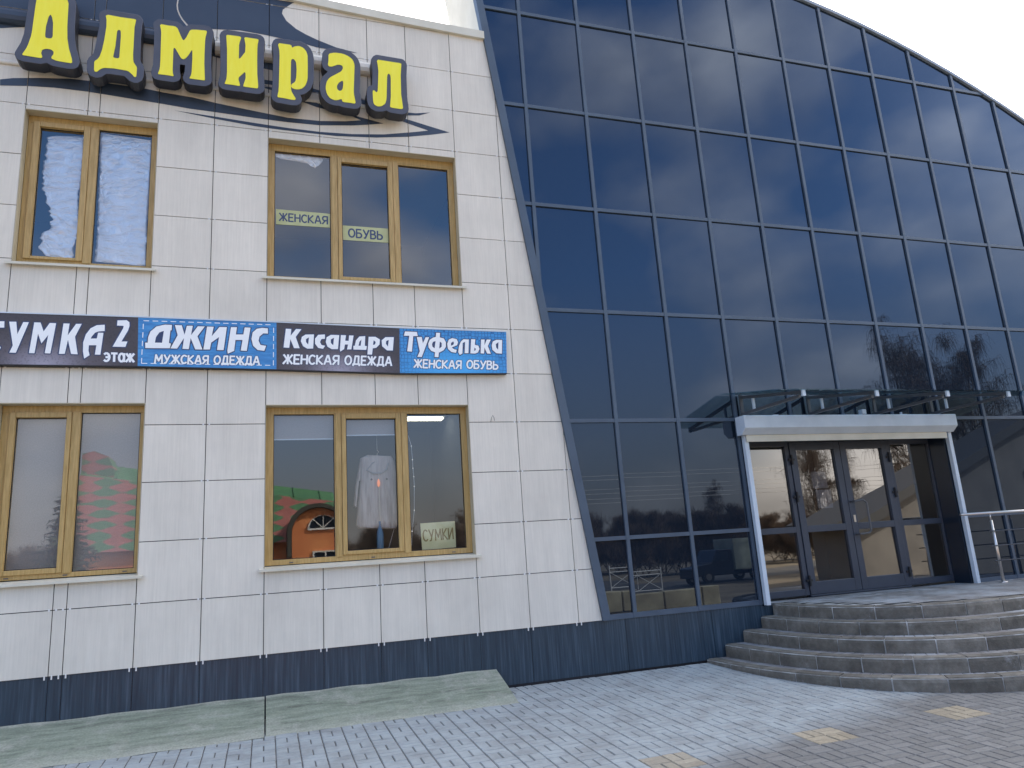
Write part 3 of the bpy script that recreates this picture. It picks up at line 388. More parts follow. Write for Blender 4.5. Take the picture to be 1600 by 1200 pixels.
def thing(name, label, cat, loc=(0, 0, 0), group=None):
    o = bpy.data.objects.new(name, None); o.location = loc; o.empty_display_size = 0.2
    COL.objects.link(o); tag(o, label, cat, group)
    return o

def part(mb, name, mats, parent, **k):
    """build a mesh given in world coordinates and parent it to a thing standing at parent's location"""
    o = mb.build(name, mats, None, **k)
    attach(o, parent)
    return o

def wloc(o):
    v = Vector(o.location)
    while o.parent: o = o.parent; v += Vector(o.location)
    return v

def attach(o, parent):
    w = wloc(parent)
    o.parent = parent
    o.data.transform(Matrix.Translation(-w))

def clip(poly, a, b, c):
    """keep a*x + b*z <= c"""
    r = []
    for i in range(len(poly)):
        p, q = poly[i], poly[(i+1) % len(poly)]
        dp = a*p[0]+b*p[1]-c; dq = a*q[0]+b*q[1]-c
        if dp <= 0: r.append(p)
        if (dp < 0 < dq) or (dq < 0 < dp):
            t = dp/(dp-dq); r.append((p[0]+(q[0]-p[0])*t, p[1]+(q[1]-p[1])*t))
    return r

def rect(x0, x1, z0, z1): return [(x0, z0), (x1, z0), (x1, z1), (x0, z1)]

def ground_z(y): return -0.61 + 0.035*max(y, -28.0) if y < 0 else -0.61

# ------------------------------------------------------------------ setting: ground
g = MB()
ys = [-300, -60, -44, -42, -29.4, -29.3, -28, -20, -6.05]
zof = lambda y: ground_z(y) - 0.05
xs = [-300, -60, -20, 0, 20, 40, 60, 120, 300]
for i in range(len(xs)-1):
    for j in range(len(ys)-1):
        x0, x1, y0, y1 = xs[i], xs[i+1], ys[j], ys[j+1]
        g.add([(x0, y0, zof(y0)), (x1, y0, zof(y0)), (x1, y1, zof(y1)), (x0, y1, zof(y1))], [(0, 1, 2, 3)])
for x0, x1, y0, y1 in [(-300, -4.6, -6.05, 60), (15.5, 300, -6.05, 60), (-4.6, 15.5, 0.0, 60)]:
    g.add([(x0, y0, zof(y0)), (x1, y0, zof(y0)), (x1, y1, zof(0)), (x0, y1, zof(0))], [(0, 1, 2, 3)])
g.add([(-4.6, -6.05, zof(-6.05)), (15.5, -6.05, zof(-6.05)), (15.5, 0, zof(0)), (-4.6, 0, zof(0))], [(0, 1, 2, 3)])
M['earth'] = mat('trodden_earth', (0.1, 0.08, 0.06), 0.95, build=noisy((0.10, 0.08, 0.055), (0.20, 0.165, 0.11), s=0.35, detail=8, bump=0.4, bs=6))
tag(g.build('ground', 'earth'), kind='structure')
r_ = MB()
for i in range(8):
    r_.add([(-80+i*30, -41, ground_z(-41)-0.035), (-50+i*30, -41, ground_z(-41)-0.035), (-50+i*30, -31, ground_z(-31)-0.035), (-80+i*30, -31, ground_z(-31)-0.035)], [(0, 1, 2, 3)])
M['asphalt'] = mat('asphalt', (0.06, 0.06, 0.06), 0.85, build=noisy((0.05, 0.05, 0.05), (0.10, 0.095, 0.085), s=0.8, bump=0.2))
tag(r_.build('road', 'asphalt'), kind='structure')

# paving: every concrete paver is modelled, two across / two along blocks
def paver_mat(name, base, alt, tanmix=False):
    def f(n, b):
        t = nd(n, 'ShaderNodeTexCoord'); gm = nd(n, 'ShaderNodeNewGeometry')
        z = nd(n, 'ShaderNodeTexNoise', Scale=0.9, Detail=6, Roughness=0.6)
        n.links.new(t.outputs['Object'], z.inputs['Vector'])
        # pale cement dust trodden over the paving left of a wandering edge
        sx = nd(n, 'ShaderNodeSeparateXYZ'); n.links.new(t.outputs['Object'], sx.inputs['Vector'])
        def mth(op, a, bb, cl=False):
            q = nd(n, 'ShaderNodeMath', operation=op, use_clamp=cl)
            for k, v in ((0, a), (1, bb)):
                if isinstance(v, (int, float)): q.inputs[k].default_value = v
                else: n.links.new(v, q.inputs[k])
            return q.outputs['Value']
        # distance-like field: dust where  x*0.36 - y*1.0 < edge
        fld = mth('ADD', mth('MULTIPLY', sx.outputs['X'], 0.30), mth('MULTIPLY', sx.outputs['Y'], -1.0))
        fld = mth('ADD', fld, mth('MULTIPLY', z.outputs['Fac'], 1.1))
        dust = mth('SUBTRACT', 5.45, fld)
        dust = mth('MULTIPLY', dust, 2.2, True)
        z3 = nd(n, 'ShaderNodeTexNoise', Scale=3.5, Detail=6, Roughness=0.7)
        n.links.new(t.outputs['Object'], z3.inputs['Vector'])
        pat = nd(n, 'ShaderNodeMapRange'); pat.inputs['From Min'].default_value = 0.33; pat.inputs['From Max'].default_value = 0.6
        pat.inputs['To Min'].default_value = 0.45; pat.inputs['To Max'].default_value = 1.0
        n.links.new(z3.outputs['Fac'], pat.inputs['Value'])
        dust = mth('MULTIPLY', dust, pat.outputs['Result'], True)
        z2 = nd(n, 'ShaderNodeTexNoise', Scale=38, Detail=5, Roughness=0.7)
        n.links.new(t.outputs['Object'], z2.inputs['Vector'])
        r = ramp(n, [(0.3, tuple(c*0.8 for c in base)), (0.7, tuple(c*1.15 for c in base))])
        n.links.new(z2.outputs['Fac'], r.inputs['Fac'])
        r3 = nd(n, 'ShaderNodeMapRange'); r3.inputs['To Min'].default_value = 0.86; r3.inputs['To Max'].default_value = 1.12
        n.links.new(gm.outputs['Random Per Island'], r3.inputs['Value'])
        v = nd(n, 'ShaderNodeVectorMath', operation='SCALE')
        n.links.new(r.outputs['Color'], v.inputs[0]); n.links.new(r3.outputs['Result'], v.inputs['Scale'])
        mxx = nd(n, 'ShaderNodeMixRGB'); mxx.inputs['Color2'].default_value = (*alt, 1)
        n.links.new(mth('MULTIPLY', dust, 0.15 if tanmix else 0.82), mxx.inputs['Fac']); n.links.new(v.outputs['Vector'], mxx.inputs['Color1'])
        n.links.new(mxx.outputs['Color'], b.inputs['Base Color'])
        bp = nd(n, 'ShaderNodeBump', Strength=0.35, Distance=0.004)
        n.links.new(z2.outputs['Fac'], bp.inputs['Height']); n.links.new(bp.outputs['Normal'], b.inputs['Normal'])
    return mat(name, base, 0.85, build=f)
M['paver'] = paver_mat('grey_concrete_paver', (0.18, 0.178, 0.172), (0.375, 0.42, 0.435))
M['paver_tan'] = paver_mat('tan_concrete_paver', (0.32, 0.275, 0.20), (0.38, 0.43, 0.47), True)
M['sand'] = mat('joint_sand', (0.10, 0.095, 0.09), 0.95, build=noisy((0.07, 0.068, 0.065), (0.15, 0.145, 0.14), s=8))
W_, H_ = 0.1967, 0.172
pv = MB()
gp = 0.0032
def paver(x0, x1, y0, y1, mi):
    a, b = x0+gp*1.1, x1-gp*1.1; c, d = y0+gp, y1-gp
    h = random.uniform(-0.0015, 0.0015); tl = random.uniform(-0.0012, 0.0012)
    e = 0.005
    z = lambda x, y: ground_z(y) + h + tl*(x-a)/(b-a)
    vs = [(a, c, z(a, c)-0.007), (b, c, z(b, c)-0.007), (b, d, z(b, d)-0.007), (a, d, z(a, d)-0.007)]
    vs += [(a+e, c+e, z(a, c)), (b-e, c+e, z(b, c)), (b-e, d-e, z(b, d)), (a+e, d-e, z(a, d))]
    pv.add(vs, [(4, 5, 6, 7), (0, 1, 5, 4), (1, 2, 6, 5), (2, 3, 7, 6), (3, 0, 4, 7)], mi)
X00 = 1.913 - W_*33
tanpatch = [(4.45, -2.86), (5.83, -2.91), (7.21, -2.96), (8.59, -3.0), (3.07, -2.82), (1.69, -2.78)]
nst, nrow = 102, 17
for i in range(nst):
    x0 = X00 + i*W_
    if x0 < -4.6 or x0 > 15.3: continue
    off = 0.0 if i % 2 else H_
    for j in range(-1, nrow*2+2):
        yt = -(-1.026 + 1.026) - j*H_ + 0.0
        y1 = -j*H_; y0 = y1 - H_
        if y1 > 0.0 or y0 < -6.05: continue
        along = ((j + i) % 2 == 0)
        cx, cy = x0+W_/2, (y0+y1)/2
        tan = 0
        for k, (tx, ty) in enumerate(tanpatch):
            i0 = round((tx - X00)/W_)
            if i0 <= i <= i0+1 and -ty/H_ <= j+0.5 <= -ty/H_+2.2: tan = 1
        if along:
            paver(x0, x0+W_/2, y0, y1, tan); paver(x0+W_/2, x0+W_, y0, y1, tan)
        else:
            paver(x0, x0+W_, y0, (y0+y1)/2, tan); paver(x0, x0+W_, (y0+y1)/2, y1, tan)
pb = MB()
pb.add([(-4.6, -6.05, ground_z(-6.05)-0.0065), (15.4, -6.05, ground_z(-6.05)-0.0065), (15.4, 0.0, ground_z(0)-0.0065), (-4.6, 0.0, ground_z(0)-0.0065)], [(0, 1, 2, 3)], 2)
off = len(pv.v)
pv.add(pb.v, pb.f, 2)
tag(pv.build('pavement', ['paver', 'paver_tan', 'sand']), kind='structure')

# ------------------------------------------------------------------ the building
B = thing('shopping_building', 'two storey shop building of cream boards beside a tall dark glass hall with curved roof', 'building', (5, 0.6, -0.61))
SLX = lambda z: 5.634 - 0.1309*z                     # inclined edge between boards and glass
def sl_clip(poly, side, off=0.0):
    # x + 0.1309 z <= 5.634 + off   (side=+1: keep left)
    return clip(poly, side*1.0, side*0.1309, side*(5.634+off))
ROOF = lambda x: 9.84 - 0.034*(x-7.2)**2
PAR = lambda x: 7.756 + (0.0 if x > 4.5 else 0.0088*(4.58-x)**2 + 0.022*(4.58-x))
WINS = {'w1': (-0.717, 0.601, 4.125, 5.92), 'w2': (1.803, 4.105, 4.105, 5.885), 'w3': (-0.717, 0.601, 0.875, 2.63), 'w4': (1.803, 4.105, 0.855, 2.61)}
XC = [-4.92, -4.32, -3.72, -3.12, -2.52, -1.919, -1.318, -0.717, -0.117, 0, 0.601, 1.202, 1.803, 2.404, 3.0045, 3.505, 4.105, 4.707, 5.308, 5.909]
ZR = [0, 0.6018, 1.201, 1.7993, 2.3996, 3.0042, 3.5771, 4.1724, 4.7753, 5.3738, 5.9789, 6.577, 7.16, 7.745, 8.34]

tiles = MB()
for i in range(1, len(XC)-1):
    for j in range(len(ZR)-1):
        x0, x1, z0, z1 = XC[i]+0.004, XC[i+1]-0.004, ZR[j]+0.004, ZR[j+1]-0.004
        pieces = [(z0, z1)]
        for (a, b, c, d) in WINS.values():
            if x0 > a-0.02 and x1 < b+0.02:
                np_ = []
                for (p, q) in pieces:
                    if q <= c or p >= d: np_.append((p, q)); continue
                    if p < c-0.02: np_.append((p, c))
                    if q > d+0.02: np_.append((d, q))
                pieces = np_
        for (p, q) in pieces:
            poly = rect(x0, x1, p, q)
            poly = sl_clip(poly, 1, -0.03)
            zt0, zt1 = PAR(x0)-0.005, PAR(x1)-0.005
            sl = (zt1-zt0)/(x1-x0)
            poly = clip(poly, -sl, 1.0, zt0-sl*x0)
            if len(poly) >= 3:
                jt = random.uniform(-0.0012, 0.0012)
                tiles.prism([poly], jt, 0.012, 0)
# small clips that hold the boards at every crossing of joints
for x in XC[1:-1]:
    for j, z in enumerate(ZR[:-1]):
        if x + 0.1309*z > 5.56 or z > PAR(x)-0.1: continue
        inside = any(a-0.01 < x < b+0.01 and c-0.03 < z < d+0.03 for a, b, c, d in WINS.values())
        if inside: continue
        for dx in (-0.03, 0.03):
            if j == 0: tiles.box(x+dx-0.006, x+dx+0.006, -0.0035, 0.006, z-0.028, z+0.010, 1)
            else: tiles.box(x+dx-0.008, x+dx+0.008, -0.0025, 0.006, z-0.011, z+0.011, 1)
part(tiles, 'wall_cladding', ['tile', 'clip'], B)
# solid wall behind the boards
wb = MB()
cuts = sorted({-5.0, 5.7} | {v for w in WINS.values() for v in w[:2]})
for i in range(len(cuts)-1):
    x0, x1 = cuts[i], cuts[i+1]
    holes = sorted((w[2], w[3]) for w in WINS.values() if w[0] <= x0+1e-6 and w[1] >= x1-1e-6)
    z = -0.61
    segs = []
    for c, d in holes: segs.append((z, c)); z = d
    segs.append((z, 8.4))
    for (p, q) in segs:
        poly = sl_clip(rect(x0, x1, p, q), 1, -0.03)
        poly = clip(poly, 0, 1, PAR(x0)-0.02) if False else poly
        zt0, zt1 = PAR(x0)-0.01, PAR(x1)-0.01; sl = (zt1-zt0)/(x1-x0)
        poly = clip(poly, -sl, 1, zt0-sl*x0)
        if len(poly) >= 3: wb.prism([poly], 0.02, 0.36)
part(wb, 'wall_core', 'joint', B)
# parapet trim following the rising edge
pt = MB()
px = [-5.0, -4, -3, -2, -1.2, -0.5, 0.2, 0.8, 1.4, 2.0, 2.6, 3.2, 3.8, 4.3, SLX(7.76)-0.02]
top = [(x, PAR(x)+0.085) for x in px]; bot = [(x, PAR(x)-0.03) for x in px]
pt.prism([bot + top[::-1]], -0.045, 0.42)
part(pt, 'parapet_trim', 'cream_metal', B, bevel=0.006)
# plinth
pl_ = MB()
pxs = [-5.0] + [x for x in XC[1:-1] if x < 5.3] + [5.909, 7.1, 8.3]
for i in range(len(pxs)-1):
    pl_.box(pxs[i]+0.0025, pxs[i+1]-0.0025, 0.012, 0.03, -0.585, -0.003)
part(pl_, 'plinth', 'plinth', B)
pc = MB(); pc.box(-5, 20, 0.035, 0.36, -0.70, 0.0)
part(pc, 'plinth_core', 'joint', B)
# main volume behind
vol = MB()
vol.box(-5, -4.7, 0.37, 14, -0.7, 7.6); vol.box(-4.7, 4.2, 13.7, 14, -0.7, 7.6)
vol.box(-5, 4.2, 0.37, 14, 7.25, 7.55)
part(vol, 'rear_wall', 'tile', B)
hv = MB()
hp = [(4.62, -0.65), (4.62, 6.9)] + [(x, min(ROOF(x)-1.6, 8.0)) for x in (6, 8, 10, 12, 14, 16, 18, 19.5)] + [(19.5, -0.65)]
hv.prism([hp], 3.6, 14.0)
part(hv, 'glass_hall_volume', 'tile', B)

# ---- glazed screen
GX0, GW = 5.1494, 0.8987
GZ = [8.2841+1.47, 8.2841, 6.8008, 5.3352, 3.8656, 2.408, 0.9424, 0.027]
DX0, DX1 = GX0+3*GW, GX0+7*GW             # door bay
cw = thing  # alias unused
scr = MB()
def sp(poly):
    poly = sl_clip(poly, -1, 0.03)
    if len(poly) < 3: return []
    # curved top
    xs_ = [p[0] for p in poly]; a, b = min(xs_), max(xs_)
    if max(p[1] for p in poly) > min(ROOF(a), ROOF(b)) - 0.06 and b-a > 1e-6:
        sl = (ROOF(b)-ROOF(a))/(b-a)
        poly = clip(poly, -sl, 1, ROOF(a)-0.03-sl*a)
    return poly
mull = MB()
hw = 0.024
XR = 19.3
ncol = 16
def vspan(x, z0, z1):
    poly = sp(rect(x-hw, x+hw, z0, z1))
    if len(poly) >= 3: mull.prism([poly], -0.004, 0.06)
for c in range(-2, ncol):
    x = GX0 + c*GW
    if x > XR: continue
    z0 = 2.41 if DX0+0.1 < x < DX1-0.1 else 0.0
    vspan(x, z0, 10.2)
for k, z in enumerate(GZ):
    xa, xb = SLX(z), XR
    spans = [(xa, xb)]
    if z < 2.3: spans = [(xa, DX0), (DX1, xb)]
    hh = 0.024 if k < 7 else 0.03
    for (a, b) in spans:
        # butt between the verticals
        c = -2
        while GX0+c*GW < b-0.01:
            p, q = max(a, GX0+c*GW+hw), min(b, GX0+(c+1)*GW-hw)
            if q-p > 0.02:
                poly = sp(rect(p, q, z-hh, z+hh))
                if len(poly) >= 3: mull.prism([poly], 0.0, 0.06)
            c += 1
# inclined edge frame
e0, e1 = -0.028, 0.075
zt = 9.6
mull.prism([[(SLX(0)+e0, -0.002), (SLX(0)+e1, -0.002), (SLX(zt)+e1, zt), (SLX(zt)+e0, zt)]], -0.035, 0.07)
CW = part(mull, 'curtain_wall_frame', 'grey_alu', B, bevel=0.003)
# roof edge trim along the arc
rt = MB()
xs_ = [SLX(9.55)] + [4.8+0.6*i for i in range(25)]
rt.prism([[(x, ROOF(x)-0.03) for x in xs_] + [(x, ROOF(x)+0.035) for x in xs_[::-1]]], -0.018, 1.28)
M['edge_alu'] = mat('pale_edge_aluminium', (0.22, 0.27, 0.34), 0.3, build=noisy((0.20, 0.25, 0.32), (0.25, 0.30, 0.37), s=3))
part(rt, 'roof_edge_trim', 'edge_alu', B, bevel=0.006)
sw = MB()   # cream return of the screen above the lower roof
sw.add([(SLX(7.3)+0.0, 0.075, 7.3), (SLX(7.3)+0.0, 1.24, 7.3), (SLX(9.5), 1.24, 9.5), (SLX(9.5), 0.075, 9.5),
        (SLX(7.3)+0.2, 0.075, 7.3), (SLX(7.3)+0.2, 1.24, 7.3), (SLX(9.5)+0.2, 1.24, 9.5), (SLX(9.5)+0.2, 0.075, 9.5)],
       [(0, 3, 2, 1), (4, 5, 6, 7), (0, 1, 5, 4), (1, 2, 6, 5), (2, 3, 7, 6), (3, 0, 4, 7)])
part(sw, 'screen_return_wall', 'cream_metal', B)
bk = MB()   # dark backing behind the tinted glass
bx = [SLX(0)+0.08] + [6+0.6*i for i in range(22)]
bk.prism([[(SLX(0)+0.1, 0.0), (DX0-0.03, 0), (DX0-0.03, 2.44), (DX1+0.03, 2.44), (DX1+0.03, 0), (19.2, 0), (19.2, ROOF(19.2)-.1)] + [(x, ROOF(x)-0.1) for x in bx[::-1] if x > 5] + [(SLX(9.4)+0.1, 9.4)]], 0.062, 0.12)
part(bk, 'glazing_backing', 'dark', B)
# panes, each its own piece with a hair of tilt
for c in range(-2, ncol-1):
    xa, xb = GX0+c*GW+hw-0.004, GX0+(c+1)*GW-hw+0.004
    if xb > XR: continue
    for k in range(len(GZ)-1):
        z1, z0 = GZ[k]-0.02, GZ[k+1]+0.02
        if z1 < 2.5 and DX0-0.05 < (xa+xb)/2 < DX1+0.05: continue
        poly = sp(rect(xa, xb, z0, z1))
        if len(poly) < 3: continue
        ar = abs(sum(poly[i][0]*poly[(i+1) % len(poly)][1]-poly[(i+1) % len(poly)][0]*poly[i][1] for i in range(len(poly))))/2
        if ar < 0.01: continue
        mb = MB()
        cx = sum(p[0] for p in poly)/len(poly); cz = sum(p[1] for p in poly)/len(poly)
        tx, tz = random.gauss(0, 0.0022), random.gauss(0, 0.0022)
        mb.prism([poly], 0.024, 0.036, tf=lambda v: (v[0], v[1]+tx*(v[0]-cx)+tz*(v[2]-cz), v[2]))
        part(mb, 'glass_pane', 'curtain', CW)

# ---- golden windows
def window(key, glasses, sash, mullions, label):
    x0, x1, z0, z1 = WINS[key]
    # reveal lining
    f = MB()
    fy0, fy1 = 0.12, 0.19
    gl = sorted(glasses)
    # outer frame and mullions built around the glass openings
    xs2 = [x0+0.004] + [v for (a, b, c, d) in gl for v in (a, b)] + [x1-0.004]
    zt, zb = max(g_[3] for g_ in gl), min(g_[2] for g_ in gl)
    f.box(x0+0.004, x1-0.004, fy0, fy1, zt, z1-0.002)
    f.box(x0+0.004, x1-0.004, fy0, fy1, z0+0.03, zb)
    prev = x0+0.004
    for (a, b, c, d) in gl:
        f.box(prev, a, fy0, fy1, zb, zt)
        if c > zb: f.box(a, b, fy0, fy1, zb, c)
        if d < zt: f.box(a, b, fy0, fy1, d, zt)
        prev = b
    f.box(prev, x1-0.004, fy0, fy1, zb, zt)
    W = part(f, 'window', 'wood', B, bevel=0.004)
    W['label'] = label
    # raised sash profile around the opening light
    if sash:
        sa, sb, sz0, sz1, (a, b, c, d) = sash
        s = MB(); y0, y1 = 0.098, 0.1195
        s.box(sa, a-0.002, y0, y1, sz0, sz1); s.box(b+0.002, sb, y0, y1, sz0, sz1)
        s.box(a-0.001, b+0.001, y0+0.0006, y1, d+0.002, sz1); s.box(a-0.001, b+0.001, y0+0.0006, y1, sz0, c-0.002)
        part(s, 'sash', 'wood', W, bevel=0.004)
    for m_ in mullions:
        s = MB(); s.box(m_[0], m_[1], 0.108, 0.1195, zb-0.01, zt+0.01)
        part(s, 'mullion', 'wood', W, bevel=0.003)
    for (a, b, c, d) in gl:
        p = MB(); tl = random.gauss(0, 0.0015)
        p.add([(a-0.005, 0.150+tl, c-0.005), (b+0.005, 0.150, c-0.005), (b+0.005, 0.150, d+0.005), (a-0.005, 0.150+tl, d+0.005)], [(0, 1, 2, 3)])
        part(p, 'glass_pane', 'pane', W)
        q = MB(); t = 0.007
        for (u0, u1, v0, v1) in ((a, a+t, c, d), (b-t, b, c, d), (a+t, b-t, c, c+t), (a+t, b-t, d-t, d)): q.box(u0, u1, 0.138, 0.147, v0, v1)
        part(q, 'gasket', 'gasket', W)
    r = MB()
    r.box(x0-0.001, x0+0.0035, -0.003, 0.119, z0, z1-0.004); r.box(x1-0.0035, x1+0.001, -0.003, 0.119, z0, z1-0.004)
    r.box(x0-0.001, x1+0.001, -0.004, 0.119, z1-0.0035, z1+0.004)
    part(r, 'reveal', 'reveal', W)
    s = MB()
    s.add([(x0-0.05, -0.055, z0-0.004), (x1+0.05, -0.055, z0-0.004), (x1+0.05, 0.119, z0+0.022), (x0-0.05, 0.119, z0+0.022),
           (x0-0.05, -0.055, z0-0.030), (x1+0.05, -0.055, z0-0.030), (x1+0.05, -0.047, z0-0.030), (x0-0.05, -0.047, z0-0.030),
           (x1+0.05, -0.047, z0-0.012), (x0-0.05, -0.047, z0-0.012), (x1+0.05, 0.119, z0+0.012), (x0-0.05, 0.119, z0+0.012)],
          [(0, 1, 2, 3), (4, 5, 1, 0), (7, 6, 5, 4), (9, 8, 6, 7), (11, 10, 8, 9), (2, 10, 11, 3), (1, 5, 6, 8, 10, 2), (0, 3, 11, 9, 7, 4)])
    # opening cut for wall: the part over the wall is only the nose; keep inner part within the opening
    part(s, 'sill', 'cream_metal', W)
    # drain caps
    dc = MB()
    for t in (0.12, 0.5, 0.9): dc.box(x0+(x1-x0)*t-0.02, x0+(x1-x0)*t+0.02, 0.113, 0.1195, z0+0.045, z0+0.055)
    part(dc, 'drain_cap', 'darksteel', W)
    return W
window('w1', [(-0.592, -0.165, 4.255, 5.785), (-0.015, 0.527, 4.21, 5.832)], (-0.655, -0.100, 4.222, 5.845, (-0.592, -0.165, 4.255, 5.785)), [(-0.097, -0.018)], 'upper left window with silver foil behind both panes')
window('w2', [(1.88, 2.535, 4.175, 5.795), (2.67, 3.24, 4.207, 5.72), (3.38, 4.025, 4.168, 5.773)], (2.622, 3.300, 4.165, 5.785, (2.67, 3.24, 4.207, 5.72)), [(2.55, 2.618), (3.305, 3.365)], 'upper window with two yellow word stickers')
window('w3', [(-0.586, -0.137, 1.0, 2.503), (-0.005, 0.548, 0.952, 2.555)], (-0.640, -0.090, 0.950, 2.558, (-0.586, -0.137, 1.0, 2.503)), [(-0.086, -0.010)], 'lower left window with blinds drawn behind the glass')
window('w4', [(1.888, 2.545, 0.94, 2.528), (2.677, 3.247, 0.99, 2.473), (3.385, 4.033, 0.944, 2.53)], (2.627, 3.305, 0.950, 2.535, (2.677, 3.247, 0.99, 2.473)), [(2.560, 2.622), (3.310, 3.375)], 'lower shop window with a pale tunic hanging inside')
# rooms behind the windows
for nm, za, zb, m_ in (('ground_floor_room', -0.3, 3.0, 'interior2'), ('upper_floor_room', 3.3, 6.4, 'interior2')):
    r = MB()
    r.box(-4.6, 4.5, 4.0, 4.1, za, zb); r.box(-4.6, 4.5, 0.4, 4.0, za-0.1, za); r.box(-4.6, 4.5, 0.37, 4.1, zb, zb+0.1, 1)
    r.box(-4.7, -4.6, 0.4, 4.0, za, zb); r.box(1.1, 1.2, 0.4, 4.0, za, zb); r.box(4.5, 4.6, 0.4, 4.0, za, zb)
    part(r, nm, [m_, 'interior'], B)

# ---- entrance
EY = 0.30
en = MB()
en.box(DX0+0.02, DX0+0.075, -0.012, 0.27, -0.02, 2.42); en.box(DX1-0.035, DX1+0.02, -0.012, 0.27, -0.02, 2.42)
en.box(DX0+0.076, DX1-0.036, 0.05, 0.27, 2.2, 2.42)
part(en, 'entrance_reveal', M['navy_gloss'] if 'navy_gloss' in M else 'door_alu', B)
door_z0, door_z1 = 0.03, 2.16
fr = MB()
F0, F1 = 8.0, 11.405
def fb(x0, x1, z0, z1, y0=EY-0.03, y1=EY+0.03): fr.box(x0, x1, y0, y1, z0, z1)
posts = [(F0, 8.125), (8.765, 8.835), (10.585, 10.655), (11.385, 11.43)]
for a, b in posts: fb(a, b, door_z0, door_z1)
fb(8.125, 8.765, 2.065, door_z1); fb(10.655, 11.385, 2.065, door_z1); fb(8.835, 10.585, 2.125, door_z1)
for a, b in ((8.125, 8.765), (10.655, 11.385)):
    fb(a, b, door_z0, 0.115); fb(a, b, 0.865, 0.945)
fb(8.835, 10.585, 0.008, 0.03, EY-0.05, EY+0.05)
EF = part(fr, 'entrance_frame', 'door_alu', B, bevel=0.004)
def pane(a, b, c, d, y, parent, m_='doorglass'):
    p = MB(); t = random.gauss(0, 0.004); t2 = random.gauss(0, 0.003)
    p.add([(a, y+t, c), (b, y, c), (b, y+t2, d), (a, y+t+t2, d)], [(0, 1, 2, 3)])
    return part(p, 'glass_pane', m_, parent)
for a, b in ((8.125, 8.765), (10.655, 11.385)):
    pane(a-0.004, b+0.004, 0.111, 0.869, EY+0.005, EF); pane(a-0.004, b+0.004, 0.941, 2.069, EY+0.005, EF)
def door(a, b, hinge_left, label):
    d = MB(); y0, y1 = EY-0.045, EY+0.02
    st = 0.105
    d.box(a, a+st, y0, y1, 0.035, 2.118); d.box(b-st, b, y0, y1, 0.035, 2.118)
    d.box(a+st, b-st, y0+0.001, y1, 2.01, 2.118); d.box(a+st, b-st, y0+0.001, y1, 0.035, 0.20); d.box(a+st, b-st, y0+0.001, y1, 0.86, 0.95)
    D = part(d, 'door', 'door_alu', B, bevel=0.004); D['label'] = label
    pane(a+st-0.004, b-st+0.004, 0.196, 0.864, EY-0.01, D); pane(a+st-0.004, b-st+0.004, 0.946, 2.014, EY-0.01, D)
    hx = a if hinge_left else b
    for z in (0.22, 1.35, 1.87):
        h = MB(); h.tube([(hx, y0-0.018, z-0.07), (hx, y0-0.018, z+0.07)], 0.016, 10); h.box(hx-0.05, hx+0.05, y0-0.012, y0-0.001, z-0.012, z+0.018)
        part(h, 'hinge', 'gasket', D)
    return D
D1 = door(8.840, 9.708, True, 'left leaf of the entrance door with a pale notice behind its glass')
D2 = door(9.716, 10.580, False, 'right leaf of the entrance door with a black bar handle')
h = MB()
hx = 9.716+0.055
h.tube([(hx-0.02, 0.25, 1.25), (hx-0.02, 0.17, 1.25), (hx+0.10, 0.15, 1.26), (hx+0.16, 0.15, 1.22), (hx+0.16, 0.15, 0.83), (hx+0.12, 0.15, 0.80), (hx-0.02, 0.17, 0.79), (hx-0.02, 0.25, 0.79)], 0.014, 10)
part(h, 'handle', 'darksteel', D2)
h = MB(); h.box(hx-0.018, hx+0.018, 0.245, 0.256, 0.96, 1.06); part(h, 'lock', 'steel', D2)
lob = MB()
lob.box(7.6, 11.9, 3.4, 3.5, 0, 2.6); lob.box(7.6, 11.9, 0.4, 3.4, 2.5, 2.6); lob.box(7.6, 11.9, 0.33, 3.4, -0.1, 0.0); lob.box(7.5, 7.6, 0.4, 3.4, 0, 2.6); lob.box(11.9, 12.0, 0.4, 3.4, 0, 2.6)
part(lob, 'lobby', 'interior', B)
# roller shutter over the door
SX0, SX1 = 7.80, 11.49
sh = MB()
def profile(x0, x1, pr, mb, mi=0):
    n = len(pr)
    vs = [(x0, y, z) for y, z in pr] + [(x1, y, z) for y, z in pr]
    fs = [tuple(range(n-1, -1, -1)), tuple(range(n, 2*n))] + [(i, (i+1) % n, (i+1) % n+n, i+n) for i in range(n)]
    mb.add(vs, fs, mi)
profile(SX0, SX1, [(-0.025, 2.425), (-0.215, 2.425), (-0.225, 2.415), (-0.225, 2.255), (-0.135, 2.175), (-0.025, 2.175)][::-1], sh)
SB = part(sh, 'shutter_box', 'white_alu', B, bevel=0.004)
s2 = MB(); s2.box(SX0+0.08, SX1-0.12, -0.115, -0.095, 2.085, 2.174); part(s2, 'shutter_curtain_end', 'cream_metal', SB)
for x in (7.865, 11.43):
    s = MB(); s.box(x, x+0.062, -0.085, -0.024, -0.01, 2.174); part(s, 'shutter_rail', 'white_alu', B, bevel=0.003)
sr = MB(); sr.box(9.80, 9.87, -0.20, -0.12, 2.435, 2.505)
SS = tag(sr.build('door_sensor', 'white_alu', None, bevel=0.006), 'small white boxed sensor with a red underside on top of the shutter box', 'sensor')
s = MB(); s.lathe(9.835, -0.165, [(0.0, 2.415), (0.018, 2.417), (0.022, 2.428), (0.022, 2.434)], 10)
M['redplastic'] = mat('red_plastic', (0.35, 0.05, 0.03), 0.4)
part(s, 'lens', 'redplastic', SS)
sb = MB(); sb.box(8.32, 8.40, -0.17, -0.10, 2.427, 2.44); sb.box(10.52, 10.63, -0.17, -0.10, 2.427, 2.437); sb.box(10.54, 10.565, -0.15, -0.13, 2.437, 2.47)
part(sb, 'shutter_bracket', 'white_alu', SB)

